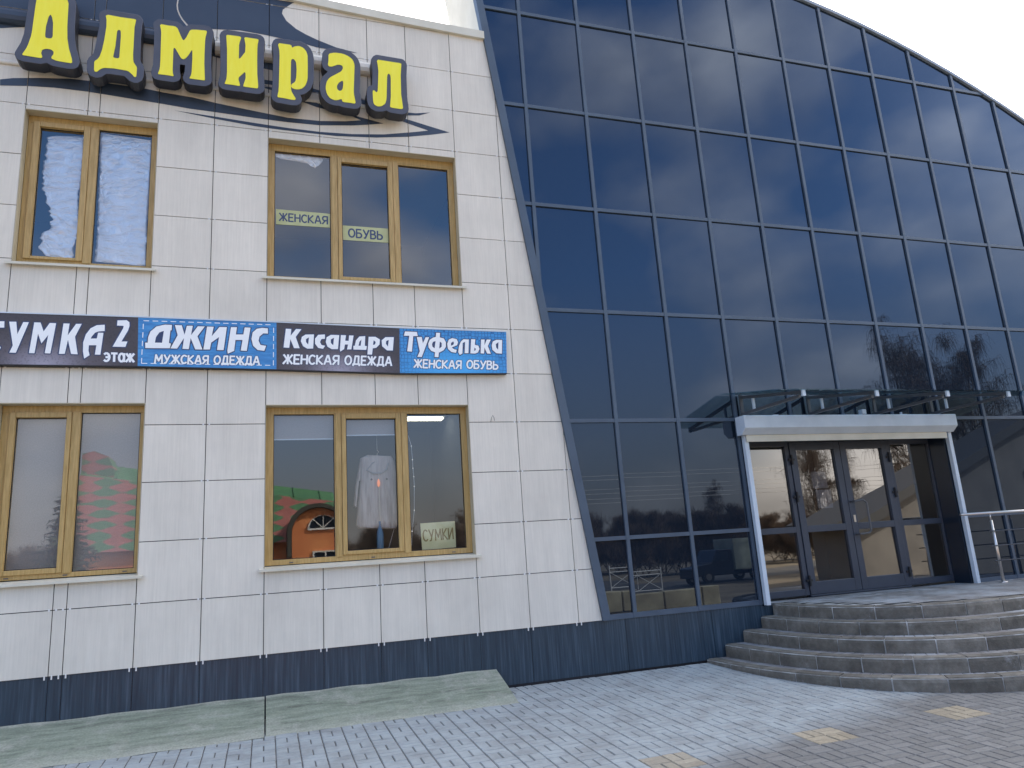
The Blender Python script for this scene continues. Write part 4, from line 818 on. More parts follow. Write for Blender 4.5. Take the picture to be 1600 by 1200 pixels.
# ------------------------------------------------------------------ glass canopy
CN = thing('glass_canopy', 'tinted glass canopy on slim steel brackets above the entrance doors', 'canopy', (9.6, -0.02, 2.4))
CX0, CX1 = 7.62, 12.9
zc = lambda y: 2.745 + (y/1.30)*0.225         # falls outwards (y negative)
cg = MB()
outl = [(CX0, -0.03), (CX0, -1.10), (CX0+0.03, -1.20), (CX0+0.12, -1.28), (CX0+0.22, -1.30), (CX1-0.22, -1.30), (CX1-0.1, -1.27), (CX1, -1.12), (CX1, -0.03)]
n = len(outl)
vs = [(x, y, zc(y)) for x, y in outl] + [(x, y, zc(y)+0.014) for x, y in outl]
cg.add(vs, [tuple(range(n)), tuple(range(2*n-1, n-1, -1))] + [((i+1) % n, i, i+n, (i+1) % n+n) for i in range(n)])
part(cg, 'glass_sheet', 'canopyglass', CN)
for x in (7.927, 9.036, 10.191, 11.263):
    b = MB()
    def bar(p, q, w, hgt):
        p = Vector(p); q = Vector(q); d = (q-p).normalized(); u = Vector((1, 0, 0)); v_ = d.cross(u)
        vs = [c + u*sx*w/2 + v_*sz*hgt/2 for c in (p, q) for sx, sz in ((-1, -1), (1, -1), (1, 1), (-1, 1))]
        b.add(vs, [(0, 3, 2, 1), (4, 5, 6, 7), (0, 1, 5, 4), (1, 2, 6, 5), (2, 3, 7, 6), (3, 0, 4, 7)])
    bar((x, -0.05, 2.70), (x, -1.25, 2.505), 0.04, 0.04)
    bar((x, -0.05, 2.47), (x, -1.19, 2.47), 0.04, 0.035)
    b.box(x-0.022, x+0.022, -0.05, -0.024, 2.36, 2.74)
    BR = part(b, 'bracket', 'darksteel', CN)
    c = MB(); c.box(x-0.024, x+0.024, -1.275, -1.252, 2.455, 2.53); part(c, 'end_cap', 'white_alu', BR)
    c = MB(); c.box(x-0.014, x+0.014, -0.312, -0.284, 2.492, 2.64); part(c, 'strut', 'white_alu', BR)
    c = MB(); c.lathe(x, -0.9, [(0.0, zc(-0.9)+0.03), (0.022, zc(-0.9)+0.026), (0.022, zc(-0.9)+0.0145)], 10); part(c, 'glass_clamp', 'steel', BR)

s = MB(); s.tube([(4.375, -0.004, 2.40), (4.38, -0.03, 2.45), (4.395, -0.035, 2.475), (4.41, -0.03, 2.45), (4.418, -0.015, 2.415)], 0.0025, 6)
tag(s.build('wire_hook', 'gasket'), 'small bent black wire sticking out of the cream boards right of the shop window', 'hook')

# ------------------------------------------------------------------ steps
M['stone'] = mat('grey_brown_kerb_concrete', (0.14, 0.13, 0.115), 0.85, build=noisy((0.095, 0.086, 0.070), (0.215, 0.195, 0.16), s=5, detail=8, bump=0.5, bs=50, island=0.13, lo=0.3, hi=0.7))
def stonemat(n, b):
    t = nd(n, 'ShaderNodeTexCoord'); g = nd(n, 'ShaderNodeNewGeometry')
    z = nd(n, 'ShaderNodeTexNoise', Scale=6, Detail=9, Roughness=0.7); n.links.new(t.outputs['Object'], z.inputs['Vector'])
    r = ramp(n, [(0.3, (0.085, 0.078, 0.064)), (0.5, (0.15, 0.138, 0.115)), (0.68, (0.22, 0.205, 0.175))]); n.links.new(z.outputs['Fac'], r.inputs['Fac'])
    m_ = nd(n, 'ShaderNodeMapRange'); m_.inputs['To Min'].default_value = 0.78; m_.inputs['To Max'].default_value = 1.25; n.links.new(g.outputs['Random Per Island'], m_.inputs['Value'])
    v = nd(n, 'ShaderNodeVectorMath', operation='SCALE'); n.links.new(r.outputs['Color'], v.inputs[0]); n.links.new(m_.outputs['Result'], v.inputs['Scale'])
    z2 = nd(n, 'ShaderNodeTexNoise', Scale=3.1, Detail=10, Roughness=0.78); n.links.new(t.outputs['Object'], z2.inputs['Vector'])
    r2 = ramp(n, [(0.58, (0, 0, 0)), (0.72, (0.75, 0.75, 0.75))]); n.links.new(z2.outputs['Fac'], r2.inputs['Fac'])
    mx_ = nd(n, 'ShaderNodeMixRGB'); mx_.inputs['Color2'].default_value = (0.33, 0.335, 0.33, 1)     # cement bloom
    n.links.new(r2.outputs['Color'], mx_.inputs['Fac']); n.links.new(v.outputs['Vector'], mx_.inputs['Color1']); n.links.new(mx_.outputs['Color'], b.inputs['Base Color'])
    z3 = nd(n, 'ShaderNodeTexNoise', Scale=60, Detail=5); n.links.new(t.outputs['Object'], z3.inputs['Vector'])
    bp = nd(n, 'ShaderNodeBump', Strength=0.5, Distance=0.008); n.links.new(z3.outputs['Fac'], bp.inputs['Height']); n.links.new(bp.outputs['Normal'], b.inputs['Normal'])
M['stone'] = mat('grey_brown_kerb_concrete', (0.15, 0.14, 0.12), 0.85, build=stonemat)
M['mortar'] = mat('pale_mortar', (0.4, 0.4, 0.38), 0.95, build=noisy((0.18, 0.18, 0.17), (0.62, 0.62, 0.6), s=5))
M['tread'] = mat('tread_paver', (0.24, 0.23, 0.225), 0.85, build=noisy((0.20, 0.19, 0.185), (0.36, 0.38, 0.40), s=1.6, detail=8, bump=0.3, island=0.1, lo=0.42, hi=0.66))
ST = thing('entrance_steps', 'broad curved flight of five concrete kerb steps in front of the entrance', 'steps', (9.8, 0, -0.61))
SZ = [-0.565, -0.42, -0.28, -0.14, 0.0]; SA = [2.85, 2.57, 2.29, 2.0, 1.8]; SBB = [3.0, 2.8, 2.5, 2.2, 1.9]
def outline(k, off, m_=160):
    """points of step k's edge, offset inwards by off, with equal arc spacing"""
    xc = 9.8; a = SA[k]-off; b = SBB[k]-off; ar = a+2.6; nn = 2/2.6
    pts = []
    for i in range(801):
        t = math.pi*i/800
        c, s_ = math.cos(t), math.sin(t)
        aa = a if c > 0 else ar
        pts.append((xc-math.copysign(abs(c)**nn, c)*aa, -b*max(s_, 0)**nn))
    return pts
def resample(p, step):
    d = [0]
    for i in range(1, len(p)): d.append(d[-1]+math.hypot(p[i][0]-p[i-1][0], p[i][1]-p[i-1][1]))
    n_ = max(2, round(d[-1]/step)); r = []; j = 0
    for i in range(n_+1):
        t = d[-1]*i/n_
        while j < len(d)-2 and d[j+1] < t: j += 1
        f_ = (t-d[j])/max(1e-9, d[j+1]-d[j]); r.append((p[j][0]+(p[j+1][0]-p[j][0])*f_, p[j][1]+(p[j+1][1]-p[j][1])*f_))
    return r
def nrm(p, i):
    a = p[max(i-1, 0)]; b = p[min(i+1, len(p)-1)]
    dx, dy = b[0]-a[0], b[1]-a[1]; l = math.hypot(dx, dy) or 1
    return (-dy/l, dx/l)      # inwards for this winding? corrected below
for k in range(5):
    z1 = SZ[k]; z0 = (SZ[k-1]-0.01) if k else -0.80
    o_ = resample(outline(k, 0), 0.06)
    o_[0] = (o_[0][0], -0.002); o_[-1] = (o_[-1][0], -0.002)
    wdt = 0.15
    core = MB()
    inn = []
    for i, p in enumerate(o_):
        nx, ny = nrm(o_, i)
        if i in (0, len(o_)-1): nx, ny = (1 if i == 0 else -1, 0)
        if (nx*(9.8-p[0]) + ny*(0.5-p[1])) < 0: nx, ny = -nx, -ny
        inn.append((p[0]+nx*wdt, min(p[1]+ny*wdt, -0.002)))
    back = [(p[0]+(q[0]-p[0])*0.05, min(-0.002, p[1]+(q[1]-p[1])*0.05)) for p, q in zip(o_, inn)]
    # core body (mortar between the stones) as fan strip between 'back' and the wall line
    m2 = len(back)
    vs = [(x, y, z1-0.012) for x, y in back] + [(x, -0.002, z1-0.012) for x, y in back] + [(x, y, z0) for x, y in back]
    fs = [(i, i+1, i+1+m2, i+m2) for i in range(m2-1)] + [(i+1, i, i+2*m2, i+1+2*m2) for i in range(m2-1)]
    core.add(vs, fs, 0)
    sec = part(core, 'step', 'mortar', ST)
    stones = MB()
    per = 8
    i = 0
    while i < len(o_)-1:
        j = min(i+per, len(o_)-1)
        seg = list(range(i, j+1))
        ez = random.uniform(-0.002, 0.002)
        pts = []
        for q, s_ in enumerate(seg):
            p, w = o_[s_], inn[s_]
            # shorten ends for the mortar joint
            if q == 0: nxp = o_[s_+1]; nxw = inn[s_+1]; f_ = 0.13
            elif q == len(seg)-1: nxp = o_[s_-1]; nxw = inn[s_-1]; f_ = 0.09
            else: nxp, nxw, f_ = p, w, 0
            pts.append(((p[0]+(nxp[0]-p[0])*f_, p[1]+(nxp[1]-p[1])*f_), (w[0]+(nxw[0]-w[0])*f_, w[1]+(nxw[1]-w[1])*f_)))
        ns = len(pts)
        # cross-section: foot, face, chamfer, top, back
        def row(fr_, z): return [(a[0]+(b[0]-a[0])*fr_, a[1]+(b[1]-a[1])*fr_, z) for a, b in pts]
        rows = [row(0.0, z0+0.001), row(0.0, z1-0.045+ez), row(0.05, z1-0.018+ez), row(0.16, z1+ez), row(1.0, z1+ez), row(1.0, z0+0.001)]
        vs = [v for r__ in rows for v in r__]
        fs = []
        for a in range(len(rows)-1):
            for q in range(ns-1):
                fs.append((a*ns+q, a*ns+q+1, (a+1)*ns+q+1, (a+1)*ns+q))
        fs.append(tuple(a*ns for a in range(len(rows)))); fs.append(tuple(a*ns+ns-1 for a in range(len(rows)))[::-1])
        stones.add(vs, fs, 0)
        i = j
    part(stones, 'kerb_stones', 'stone', sec)
    # tread pavers between the kerb and the next riser (or filling the landing)
    tr = MB()
    if k < 4:
        dd = resample(inn, 0.105)
        for i in range(len(dd)-1):
            p, q = dd[i], dd[i+1]
            nx, ny = nrm(dd, i)
            if (nx*(9.8-p[0]) + ny*(0.5-p[1])) < 0: nx, ny = -nx, -ny
            nx2, ny2 = nrm(dd, i+1)
            if (nx2*(9.8-q[0]) + ny2*(0.5-q[1])) < 0: nx2, ny2 = -nx2, -ny2
            e = 0.05; dp = 0.22
            a = (p[0]+(q[0]-p[0])*e+nx*0.004, p[1]+(q[1]-p[1])*e+ny*0.004); b = (p[0]+(q[0]-p[0])*(1-e)+nx2*0.004, p[1]+(q[1]-p[1])*(1-e)+ny2*0.004)
            c = (b[0]+nx2*dp, b[1]+ny2*dp); d = (a[0]+nx*dp, a[1]+ny*dp)
            zz_ = z1-0.004+random.uniform(-0.001, 0.001)
            tr.add([(a[0], min(a[1], -0.003), zz_), (b[0], min(b[1], -0.003), zz_), (c[0], min(c[1], -0.003), zz_), (d[0], min(d[1], -0.003), zz_)], [(0, 1, 2, 3)])
    else:
        x = 8.0
        i = 0
        while x < 14.3:
            y = -0.005; j = 0
            while y > -1.9:
                cx, cy = x+0.1, y-0.05
                dx = (cx-9.8); aa = SA[4]-wdt if dx < 0 else SA[4]+2.6-wdt
                if (abs(dx)+0.08)/aa < 1 and ((abs(dx)+0.1)/aa)**2.6 + ((abs(cy)+0.05)/(SBB[4]-wdt))**2.6 < 0.985:
                    zz_ = random.uniform(-0.0015, 0.0015)
                    ox = 0.1 if j % 2 else 0
                    tr.add([(x+ox+0.003, y-0.097, zz_), (x+ox+0.197, y-0.097, zz_), (x+ox+0.197, y, zz_), (x+ox+0.003, y, zz_)], [(0, 1, 2, 3)])
                y -= 0.1; j += 1
            x += 0.2; i += 1
        # floor of the recess
        tr.add([(7.93, 0.0, 0.001), (11.48, 0.0, 0.001), (11.48, 0.26, 0.001), (7.93, 0.26, 0.001)], [(0, 1, 2, 3)])
    part(tr, 'tread_pavers', 'tread', sec)

# railing right of the door
RL = thing('steel_railing', 'slim stainless steel railing with four rails on the landing right of the door', 'railing', (11.66, -0.3, 0))
p = MB(); p.tube([(11.66, -0.3, 0.0), (11.66, -0.3, 0.86)], 0.021, 14); p.tube([(11.66, -0.3, 0.86), (11.66, -0.3, 0.95)], 0.009, 10); p.lathe(11.66, -0.3, [(0.0, 0.012), (0.05, 0.012), (0.05, 0.0)], 14)
PO = part(p, 'post', 'steel', RL, smooth=True)
for xx in (12.85, 14.0):
    q = PO.copy(); COL.objects.link(q); q.parent = RL; q.location = (xx-11.66, 0, 0)
p = MB(); p.tube([(11.12, -0.3, 0.962), (14.1, -0.3, 0.962)], 0.021, 12); part(p, 'handrail', 'steel', RL, smooth=True)
for z in (0.30, 0.505, 0.71):
    p = MB(); p.tube([(11.55, -0.33, z), (14.1, -0.33, z)], 0.008, 8); part(p, 'rail', 'darksteel', RL, smooth=True)

# ------------------------------------------------------------------ sloping covers against the plinth
M['ply'] = None
def ply(n, b):
    t = nd(n, 'ShaderNodeTexCoord')
    m = nd(n, 'ShaderNodeMapping'); m.inputs['Scale'].default_value = (0.35, 2.6, 2.6)
    z = nd(n, 'ShaderNodeTexNoise', Scale=6, Detail=8, Roughness=0.65); z.inputs['Distortion'].default_value = 0.6
    n.links.new(t.outputs['Object'], m.inputs['Vector']); n.links.new(m.outputs['Vector'], z.inputs['Vector'])
    r = ramp(n, [(0.28, (0.11, 0.12, 0.095)), (0.45, (0.185, 0.215, 0.165)), (0.58, (0.25, 0.285, 0.22)), (0.75, (0.29, 0.31, 0.27))])
    n.links.new(z.outputs['Fac'], r.inputs['Fac'])
    z2 = nd(n, 'ShaderNodeTexNoise', Scale=2.4, Detail=7, Roughness=0.7)
    n.links.new(t.outputs['Object'], z2.inputs['Vector'])
    r2 = ramp(n, [(0.5, (0, 0, 0)), (0.66, (1, 1, 1))])
    n.links.new(z2.outputs['Fac'], r2.inputs['Fac'])
    mx_ = nd(n, 'ShaderNodeMixRGB'); mx_.inputs['Color2'].default_value = (0.33, 0.34, 0.29, 1)
    n.links.new(r2.outputs['Color'], mx_.inputs['Fac']); n.links.new(r.outputs['Color'], mx_.inputs['Color1'])
    g = nd(n, 'ShaderNodeNewGeometry'); sp_ = nd(n, 'ShaderNodeSeparateXYZ'); n.links.new(g.outputs['Position'], sp_.inputs['Vector'])
    ad = nd(n, 'ShaderNodeMath', operation='MULTIPLY_ADD'); ad.inputs[1].default_value = 0.16; n.links.new(z2.outputs['Fac'], ad.inputs[0]); n.links.new(sp_.outputs['Y'], ad.inputs[2])
    e1 = ramp(n, [(0.0, (1, 1, 1)), (0.16, (0.25, 0.25, 0.25)), (0.3, (0, 0, 0)), (0.93, (0, 0, 0)), (1.0, (0.8, 0.8, 0.8))])
    mr_ = nd(n, 'ShaderNodeMapRange'); mr_.inputs['From Min'].default_value = -0.70; mr_.inputs['From Max'].default_value = 0.08
    n.links.new(ad.outputs['Value'], mr_.inputs['Value']); n.links.new(mr_.outputs['Result'], e1.inputs['Fac'])
    m3_ = nd(n, 'ShaderNodeMixRGB'); m3_.inputs['Color2'].default_value = (0.36, 0.37, 0.31, 1)
    n.links.new(e1.outputs['Color'], m3_.inputs['Fac']); n.links.new(mx_.outputs['Color'], m3_.inputs['Color1'])
    z4 = nd(n, 'ShaderNodeTexNoise', Scale=55, Detail=4); n.links.new(t.outputs['Object'], z4.inputs['Vector'])
    r4 = nd(n, 'ShaderNodeMapRange'); r4.inputs['From Min'].default_value = 0.3; r4.inputs['From Max'].default_value = 0.7; r4.inputs['To Min'].default_value = 0.8; r4.inputs['To Max'].default_value = 1.15
    n.links.new(z4.outputs['Fac'], r4.inputs['Value'])
    v4 = nd(n, 'ShaderNodeVectorMath', operation='SCALE'); n.links.new(m3_.outputs['Color'], v4.inputs[0]); n.links.new(r4.outputs['Result'], v4.inputs['Scale'])
    n.links.new(v4.outputs['Vector'], b.inputs['Base Color'])
    bp = nd(n, 'ShaderNodeBump', Strength=0.3, Distance=0.006)
    n.links.new(z.outputs['Fac'], bp.inputs['Height']); n.links.new(bp.outputs['Normal'], b.inputs['Normal'])
M['ply'] = mat('algae_stained_board', (0.25, 0.28, 0.2), 0.7, build=ply)
def cover(x0, x1, yo, label, dz=0.0):
    mb = MB()
    N_ = 14
    tp = []
    for i in range(N_+1):
        x = x0+(x1-x0)*i/N_
        for t in (0, 0.5, 1):
            y = 0.005+(yo-0.005)*t; zz_ = -0.395 + ( -0.632+0.395)*t + 0.006*math.sin(i*1.7+t*3)+dz - (0.006 if t == 1 else 0)
            tp.append((x, y, zz_))
    n_ = len(tp)
    vs = tp + [(x, y+0.01, z-0.016) for x, y, z in tp]
    fs = []
    for i in range(N_):
        for t in range(2):
            a = i*3+t; fs.append((a, a+1, a+4, a+3)); fs.append((n_+a, n_+a+3, n_+a+4, n_+a+1))
        fs.append((i*3+2, n_+i*3+2, n_+i*3+5, i*3+5)); fs.append((i*3, i*3+3, n_+i*3+3, n_+i*3))
    for e in (0, N_):
        a = e*3; q = [(a, n_+a, n_+a+1, a+1), (a+1, n_+a+1, n_+a+2, a+2)]
        fs += [f_ if e else f_[::-1] for f_ in q]
    mb.add(vs, fs)
    o = mb.build('sloping_board', 'ply')
    return tag(o, label, 'board', 'sloping boards along the plinth')
cover(1.832, 4.27, -0.745, 'algae stained sloping board on the plinth, the right one ending near the steps')
cover(-1.4, 1.818, -0.77, 'algae stained sloping board leaning on the navy plinth under the left windows', 0.002)

# ------------------------------------------------------------------ big letters
BS = thing('letter_sign', 'large yellow channel letters with charcoal sides reading Адмирал above the upper windows', 'sign', (1.3, -0.02, 6.4))
FY = -0.24
for ch, body, faces in BIG:
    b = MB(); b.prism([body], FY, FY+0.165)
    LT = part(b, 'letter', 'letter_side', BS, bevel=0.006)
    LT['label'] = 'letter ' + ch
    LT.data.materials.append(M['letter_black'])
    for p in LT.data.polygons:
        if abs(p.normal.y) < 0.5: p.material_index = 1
    f = MB(); f.prism(faces, FY-0.004, FY+0.004)
    part(f, 'letter_face', 'yellow', LT)
    cx = sum(p[0] for p in body)/len(body)
    s = MB()
    for z in (7.02, 6.47): s.box(cx-0.015, cx+0.015, FY+0.166, -0.086, z-0.015, z+0.015)
    part(s, 'letter_stay', 'darksteel', LT)
rl = MB()
prof = [(0.0, 0.085), (-0.045, 0.07), (-0.07, 0.03), (-0.075, -0.02), (-0.062, -0.06), (-0.035, -0.08), (0.0, -0.085)]
def rail(x0, x1, z, mi, sc_=1.0):
    profile(x0, x1, [(-0.006+y*sc_, z+q*sc_) for y, q in prof], rl, mi)
rail(-1.2, 1.18, 7.03, 1, 1.1); rail(1.19, 3.2, 7.0, 0, 1.1); rail(-1.2, 3.2, 6.46, 0, 0.3)
part(rl, 'mounting_rail', ['tile', 'navy_film'], BS)

# ------------------------------------------------------------------ painted ship emblem: film on each board, cut at the joints
EM = thing('ship_emblem', 'navy ship silhouette emblem on the cream boards behind the yellow letters', 'emblem', (1.0, 0, 6.2))
def film(poly, y0, y1):
    mb = MB()
    tris = tessellate_polygon([[Vector((p[0], p[1], 0)) for p in poly]])
    for t in tris:
        tri = [poly[i] for i in t]
        ar = (tri[1][0]-tri[0][0])*(tri[2][1]-tri[0][1])-(tri[2][0]-tri[0][0])*(tri[1][1]-tri[0][1])
        if abs(ar) < 1e-7: continue
        if ar < 0: tri = tri[::-1]
        xa, xb = min(p[0] for p in tri), max(p[0] for p in tri); za, zb = min(p[1] for p in tri), max(p[1] for p in tri)
        for i in range(1, len(XC)-1):
            if XC[i+1] < xa or XC[i] > xb: continue
            for j in range(len(ZR)-1):
                if ZR[j+1] < za or ZR[j] > zb: continue
                p = clip(clip(clip(clip(tri, 1, 0, XC[i+1]-0.004), -1, 0, -XC[i]-0.004), 0, 1, ZR[j+1]-0.004), 0, -1, -ZR[j]-0.004)
                xm = sum(q[0] for q in p)/len(p) if p else 0
                if len(p) >= 3:
                    p = clip(p, 0, 1, PAR((XC[i]+XC[i+1])/2)-0.03)
                if len(p) >= 3:
                    n_ = len(p); mb.add([(q[0], y0, q[1]) for q in p], [tuple(range(n_))])
    return mb
for nm, k in (('hull', 'hull'), ('sail', 'sail'), ('keel_line', 'keel'), ('streak', 'streak'), ('prow_line', 'prow'), ('wake_line', 'wake')):
    part(film(EMB[k], -0.0027 - (0.0003 if k == 'sail' else 0), 0), nm, 'navy_film', EM)

# ------------------------------------------------------------------ four shop signs
def denim(n, b):
    t = nd(n, 'ShaderNodeTexCoord')
    z = nd(n, 'ShaderNodeTexNoise', Scale=5, Detail=8, Roughness=0.7)
    m = nd(n, 'ShaderNodeMapping'); m.inputs['Scale'].default_value = (1, 1, 7)
    n.links.new(t.outputs['Object'], m.inputs['Vector']); n.links.new(m.outputs['Vector'], z.inputs['Vector'])
    r = ramp(n, [(0.3, (0.03, 0.16, 0.42)), (0.5, (0.045, 0.25, 0.58)), (0.7, (0.09, 0.37, 0.72))])
    n.links.new(z.outputs['Fac'], r.inputs['Fac']); n.links.new(r.outputs['Color'], b.inputs['Base Color'])
def leather(cx, cz):
    def f(n, b):
        t = nd(n, 'ShaderNodeTexCoord')
        # printed vignette: pale centre of the printed leather picture
        m = nd(n, 'ShaderNodeMapping'); m.inputs['Location'].default_value = (-cx*1.35, 0, -cz*2.4); m.inputs['Scale'].default_value = (1.35, 0, 2.4)
        gr = nd(n, 'ShaderNodeTexGradient', gradient_type='SPHERICAL')
        n.links.new(t.outputs['Object'], m.inputs['Vector']); n.links.new(m.outputs['Vector'], gr.inputs['Vector'])
        r = ramp(n, [(0.0, (0.055, 0.045, 0.05)), (0.45, (0.10, 0.085, 0.10)), (1.0, (0.32, 0.30, 0.37))])
        n.links.new(gr.outputs['Fac'], r.inputs['Fac'])
        v = nd(n, 'ShaderNodeTexVoronoi', Scale=42)
        n.links.new(t.outputs['Object'], v.inputs['Vector'])
        mm = nd(n, 'ShaderNodeMapRange'); mm.inputs['From Max'].default_value = 0.5; mm.inputs['To Min'].default_value = 0.75; mm.inputs['To Max'].default_value = 1.15
        n.links.new(v.outputs['Distance'], mm.inputs['Value'])
        s_ = nd(n, 'ShaderNodeVectorMath', operation='SCALE')
        n.links.new(r.outputs['Color'], s_.inputs[0]); n.links.new(mm.outputs['Result'], s_.inputs['Scale']); n.links.new(s_.outputs['Vector'], b.inputs['Base Color'])
    return f
def hexblue(n, b):
    t = nd(n, 'ShaderNodeTexCoord')
    v = nd(n, 'ShaderNodeTexVoronoi', Scale=24, feature='DISTANCE_TO_EDGE'); v.inputs['Randomness'].default_value = 0.25
    n.links.new(t.outputs['Object'], v.inputs['Vector'])
    r = ramp(n, [(0.02, (0.02, 0.12, 0.34)), (0.14, (0.05, 0.30, 0.66))])
    n.links.new(v.outputs['Distance'], r.inputs['Fac'])
    m = nd(n, 'ShaderNodeMapping'); m.inputs['Scale'].default_value = (1.4, 0, 2.2); m.inputs['Location'].default_value = (0.0, 0, -0.6)
    gr = nd(n, 'ShaderNodeTexGradient', gradient_type='SPHERICAL')
    n.links.new(t.outputs['Object'], m.inputs['Vector']); n.links.new(m.outputs['Vector'], gr.inputs['Vector'])
    mx_ = nd(n, 'ShaderNodeMixRGB'); mx_.inputs['Color2'].default_value = (0.07, 0.42, 0.85, 1)
    mth = nd(n, 'ShaderNodeMath', operation='MULTIPLY', use_clamp=True); mth.inputs[1].default_value = 1.3
    n.links.new(gr.outputs['Fac'], mth.inputs[0]); n.links.new(mth.outputs['Value'], mx_.inputs['Fac']); n.links.new(r.outputs['Color'], mx_.inputs['Color1'])
    n.links.new(mx_.outputs['Color'], b.inputs['Base Color'])
M['denim'] = mat('printed_denim_blue', (0.05, 0.25, 0.6), 0.35, build=denim)
M['leather'] = mat('printed_brown_leather', (0.06, 0.05, 0.055), 0.35, build=leather(0.0, 0.27))
M['hexblue'] = mat('printed_blue_lace', (0.05, 0.3, 0.66), 0.35, build=hexblue)
M['white_ink'] = mat('white_print', (0.92, 0.94, 0.95), 0.4)
M['navy_ink'] = mat('dark_print', (0.03, 0.05, 0.13), 0.4)

ARC = lambda cx, cy, rx, ry, a0, a1, n=8: [(cx+rx*math.cos(R(a0+(a1-a0)*i/n)), cy+ry*math.sin(R(a0+(a1-a0)*i/n))) for i in range(n+1)]
GLYPH = {   # width, strokes (unit height)
 'М': (.86, [[(0,0),(.08,1),(.43,.25),(.78,1),(.86,0)]]),
 'У': (.66, [[(0,1),(.33,.38)], [(.66,1),(.22,0),(.08,0)]]),
 'Ж': (.95, [[(.475,0),(.475,1)], [(.02,1),(.40,.5),(0,0)], [(.93,1),(.55,.5),(.95,0)], [(.40,.5),(.55,.5)]]),
 'С': (.62, [ARC(.36,.5,.36,.5,48,312,12)]),
 'К': (.62, [[(0,0),(0,1)], [(.58,1),(.08,.5),(.62,0)]]),
 'А': (.72, [[(0,0),(.30,1),(.42,1),(.72,0)], [(.13,.32),(.59,.32)]]),
 'Я': (.62, [[(.62,0),(.62,1),(.22,1)], ARC(.24,.73,.22,.27,90,270,8), [(.24,.46),(.62,.46)], [(.36,.46),(0,0)]]),
 'О': (.72, [ARC(.36,.5,.36,.5,0,360,18)]),
 'Д': (.80, [[(.02,-.12),(.02,.06),(.78,.06),(.78,-.12)], [(.14,.06),(.26,1),(.66,1),(.66,.06)]]),
 'Е': (.54, [[(.54,1),(0,1),(0,0),(.54,0)], [(0,.52),(.46,.52)]]),
 'Н': (.62, [[(0,0),(0,1)], [(.62,0),(.62,1)], [(0,.52),(.62,.52)]]),
 'Б': (.60, [[(.54,1),(0,1),(0,0),(.32,0)], ARC(.32,.28,.28,.28,-90,90,8), [(.32,.56),(0,.56)]]),
 'В': (.60, [[(.30,0),(0,0),(0,1),(.28,1)], ARC(.28,.77,.24,.23,90,-90,8), [(.30,.54),(0,.54)], ARC(.30,.27,.30,.27,90,-90,8)]),
 'Ь': (.58, [[(0,1),(0,0),(.30,0)], ARC(.30,.28,.28,.28,-90,90,8), [(.30,.56),(0,.56)]]),
 'И': (.62, [[(0,1),(0,0),(.62,1),(.62,0)]]),
 'э': (.52, [ARC(.20,.4,.32,.40,130,-130,10), [(.18,.4),(.50,.4)]]),
 'т': (.56, [[(0,.8),(.56,.8)], [(.28,.8),(.28,0)]]),
 'а': (.54, [ARC(.27,.4,.27,.40,0,360,14), [(.54,.8),(.54,0)]]),
 'ж': (.82, [[(.41,0),(.41,.8)], [(.02,.8),(.35,.4),(0,0)], [(.80,.8),(.47,.4),(.82,0)], [(.35,.4),(.47,.4)]]),
}
def text_mesh(txt, quad, y, thick, offset=0.0, shear=0.0, mat_='white_ink', nm='lettering', parent=None, fat=0.092):
    """stroke-built lettering on the parallelogram bl(x,z) br(x,z) tl(x,z); offset widens every stroke"""
    bl = Vector((quad[0], quad[1])); br = Vector((quad[2], quad[3])); tl = Vector((quad[4], quad[5]))
    Hh = (tl-bl).length; gap = 0.24
    W = sum(GLYPH[c][0]+gap for c in txt)-gap
    sxx = ((br-bl).length/Hh)/W
    ux = (br-bl).normalized(); uz = (tl-bl).normalized()
    mb = MB(); x = 0.0; hw_ = (fat+offset)*Hh; k = 0
    def P(p): return bl + ux*((p[0]+x)*sxx*Hh + shear*p[1]*Hh) + uz*p[1]*Hh
    for c in txt:
        w, strokes = GLYPH[c]
        for st_ in strokes:
            pts = [P(p) for p in st_]
            for a, b in zip(pts, pts[1:]):
                d = (b-a)
                if d.length < 1e-6: continue
                d.normalize(); n_ = Vector((-d.y, d.x))*hw_; e = d*hw_*0.55; k += 1
                yy = y - thick*((k % 9)+1)/9 - 1e-5*(k//9 % 7)
                q = [a-e-n_, b+e-n_, b+e+n_, a-e+n_]
                mb.add([(v.x, yy, v.y) for v in q], [(0, 1, 2, 3)])
        x += w+gap
    o = mb.build(nm, mat_)
    if parent: attach(o, parent)
    return o

def shop_sign(pts, D, face, label):
    (bx0, bz0), (tx0, tz0), (tx1, tz1), (bx1, bz1) = pts
    S = thing('shop_sign', label, 'sign', ((bx0+bx1)/2, -0.01, (bz0+bz1)/2-0.27), 'shop signs in a row between the storeys')
    b = MB(); b.prism([[(bx0, bz0), (bx1, bz1), (tx1, tz1), (tx0, tz0)]], -0.06, -0.014)
    P_ = part(b, 'sign_panel', face, S)
    e = MB()
    e.prism([[(tx0, tz0), (tx1, tz1), (tx1, tz1+0.012), (tx0, tz0+0.012)]], -0.066, -0.012)
    part(e, 'top_trim', 'white_alu', S)
    e = MB(); e.prism([[(bx0, bz0-0.010), (bx1, bz1-0.010), (bx1, bz1), (bx0, bz0)]], -0.064, -0.012)
    part(e, 'bottom_trim', 'gasket', S)
    o = MB()
    for l in D['o']: o.prism([l], -0.0612, -0.059)
    part(o, 'lettering_outline', 'navy_ink', S)
    w = MB()
    hasinner = False
    for g_ in D['g']: w.prism(g_, -0.0632, -0.0606)
    part(w, 'lettering', 'white_ink', S)
    for t, q in D['s']:
        text_mesh(t, q, -0.0600, 0.0010, offset=0.075, shear=0.0, mat_='navy_ink', nm='subtitle_outline', parent=S)
        text_mesh(t, q, -0.0612, 0.0014, offset=0.015, shear=0.0, mat_='white_ink', nm='subtitle', parent=S)
    return S
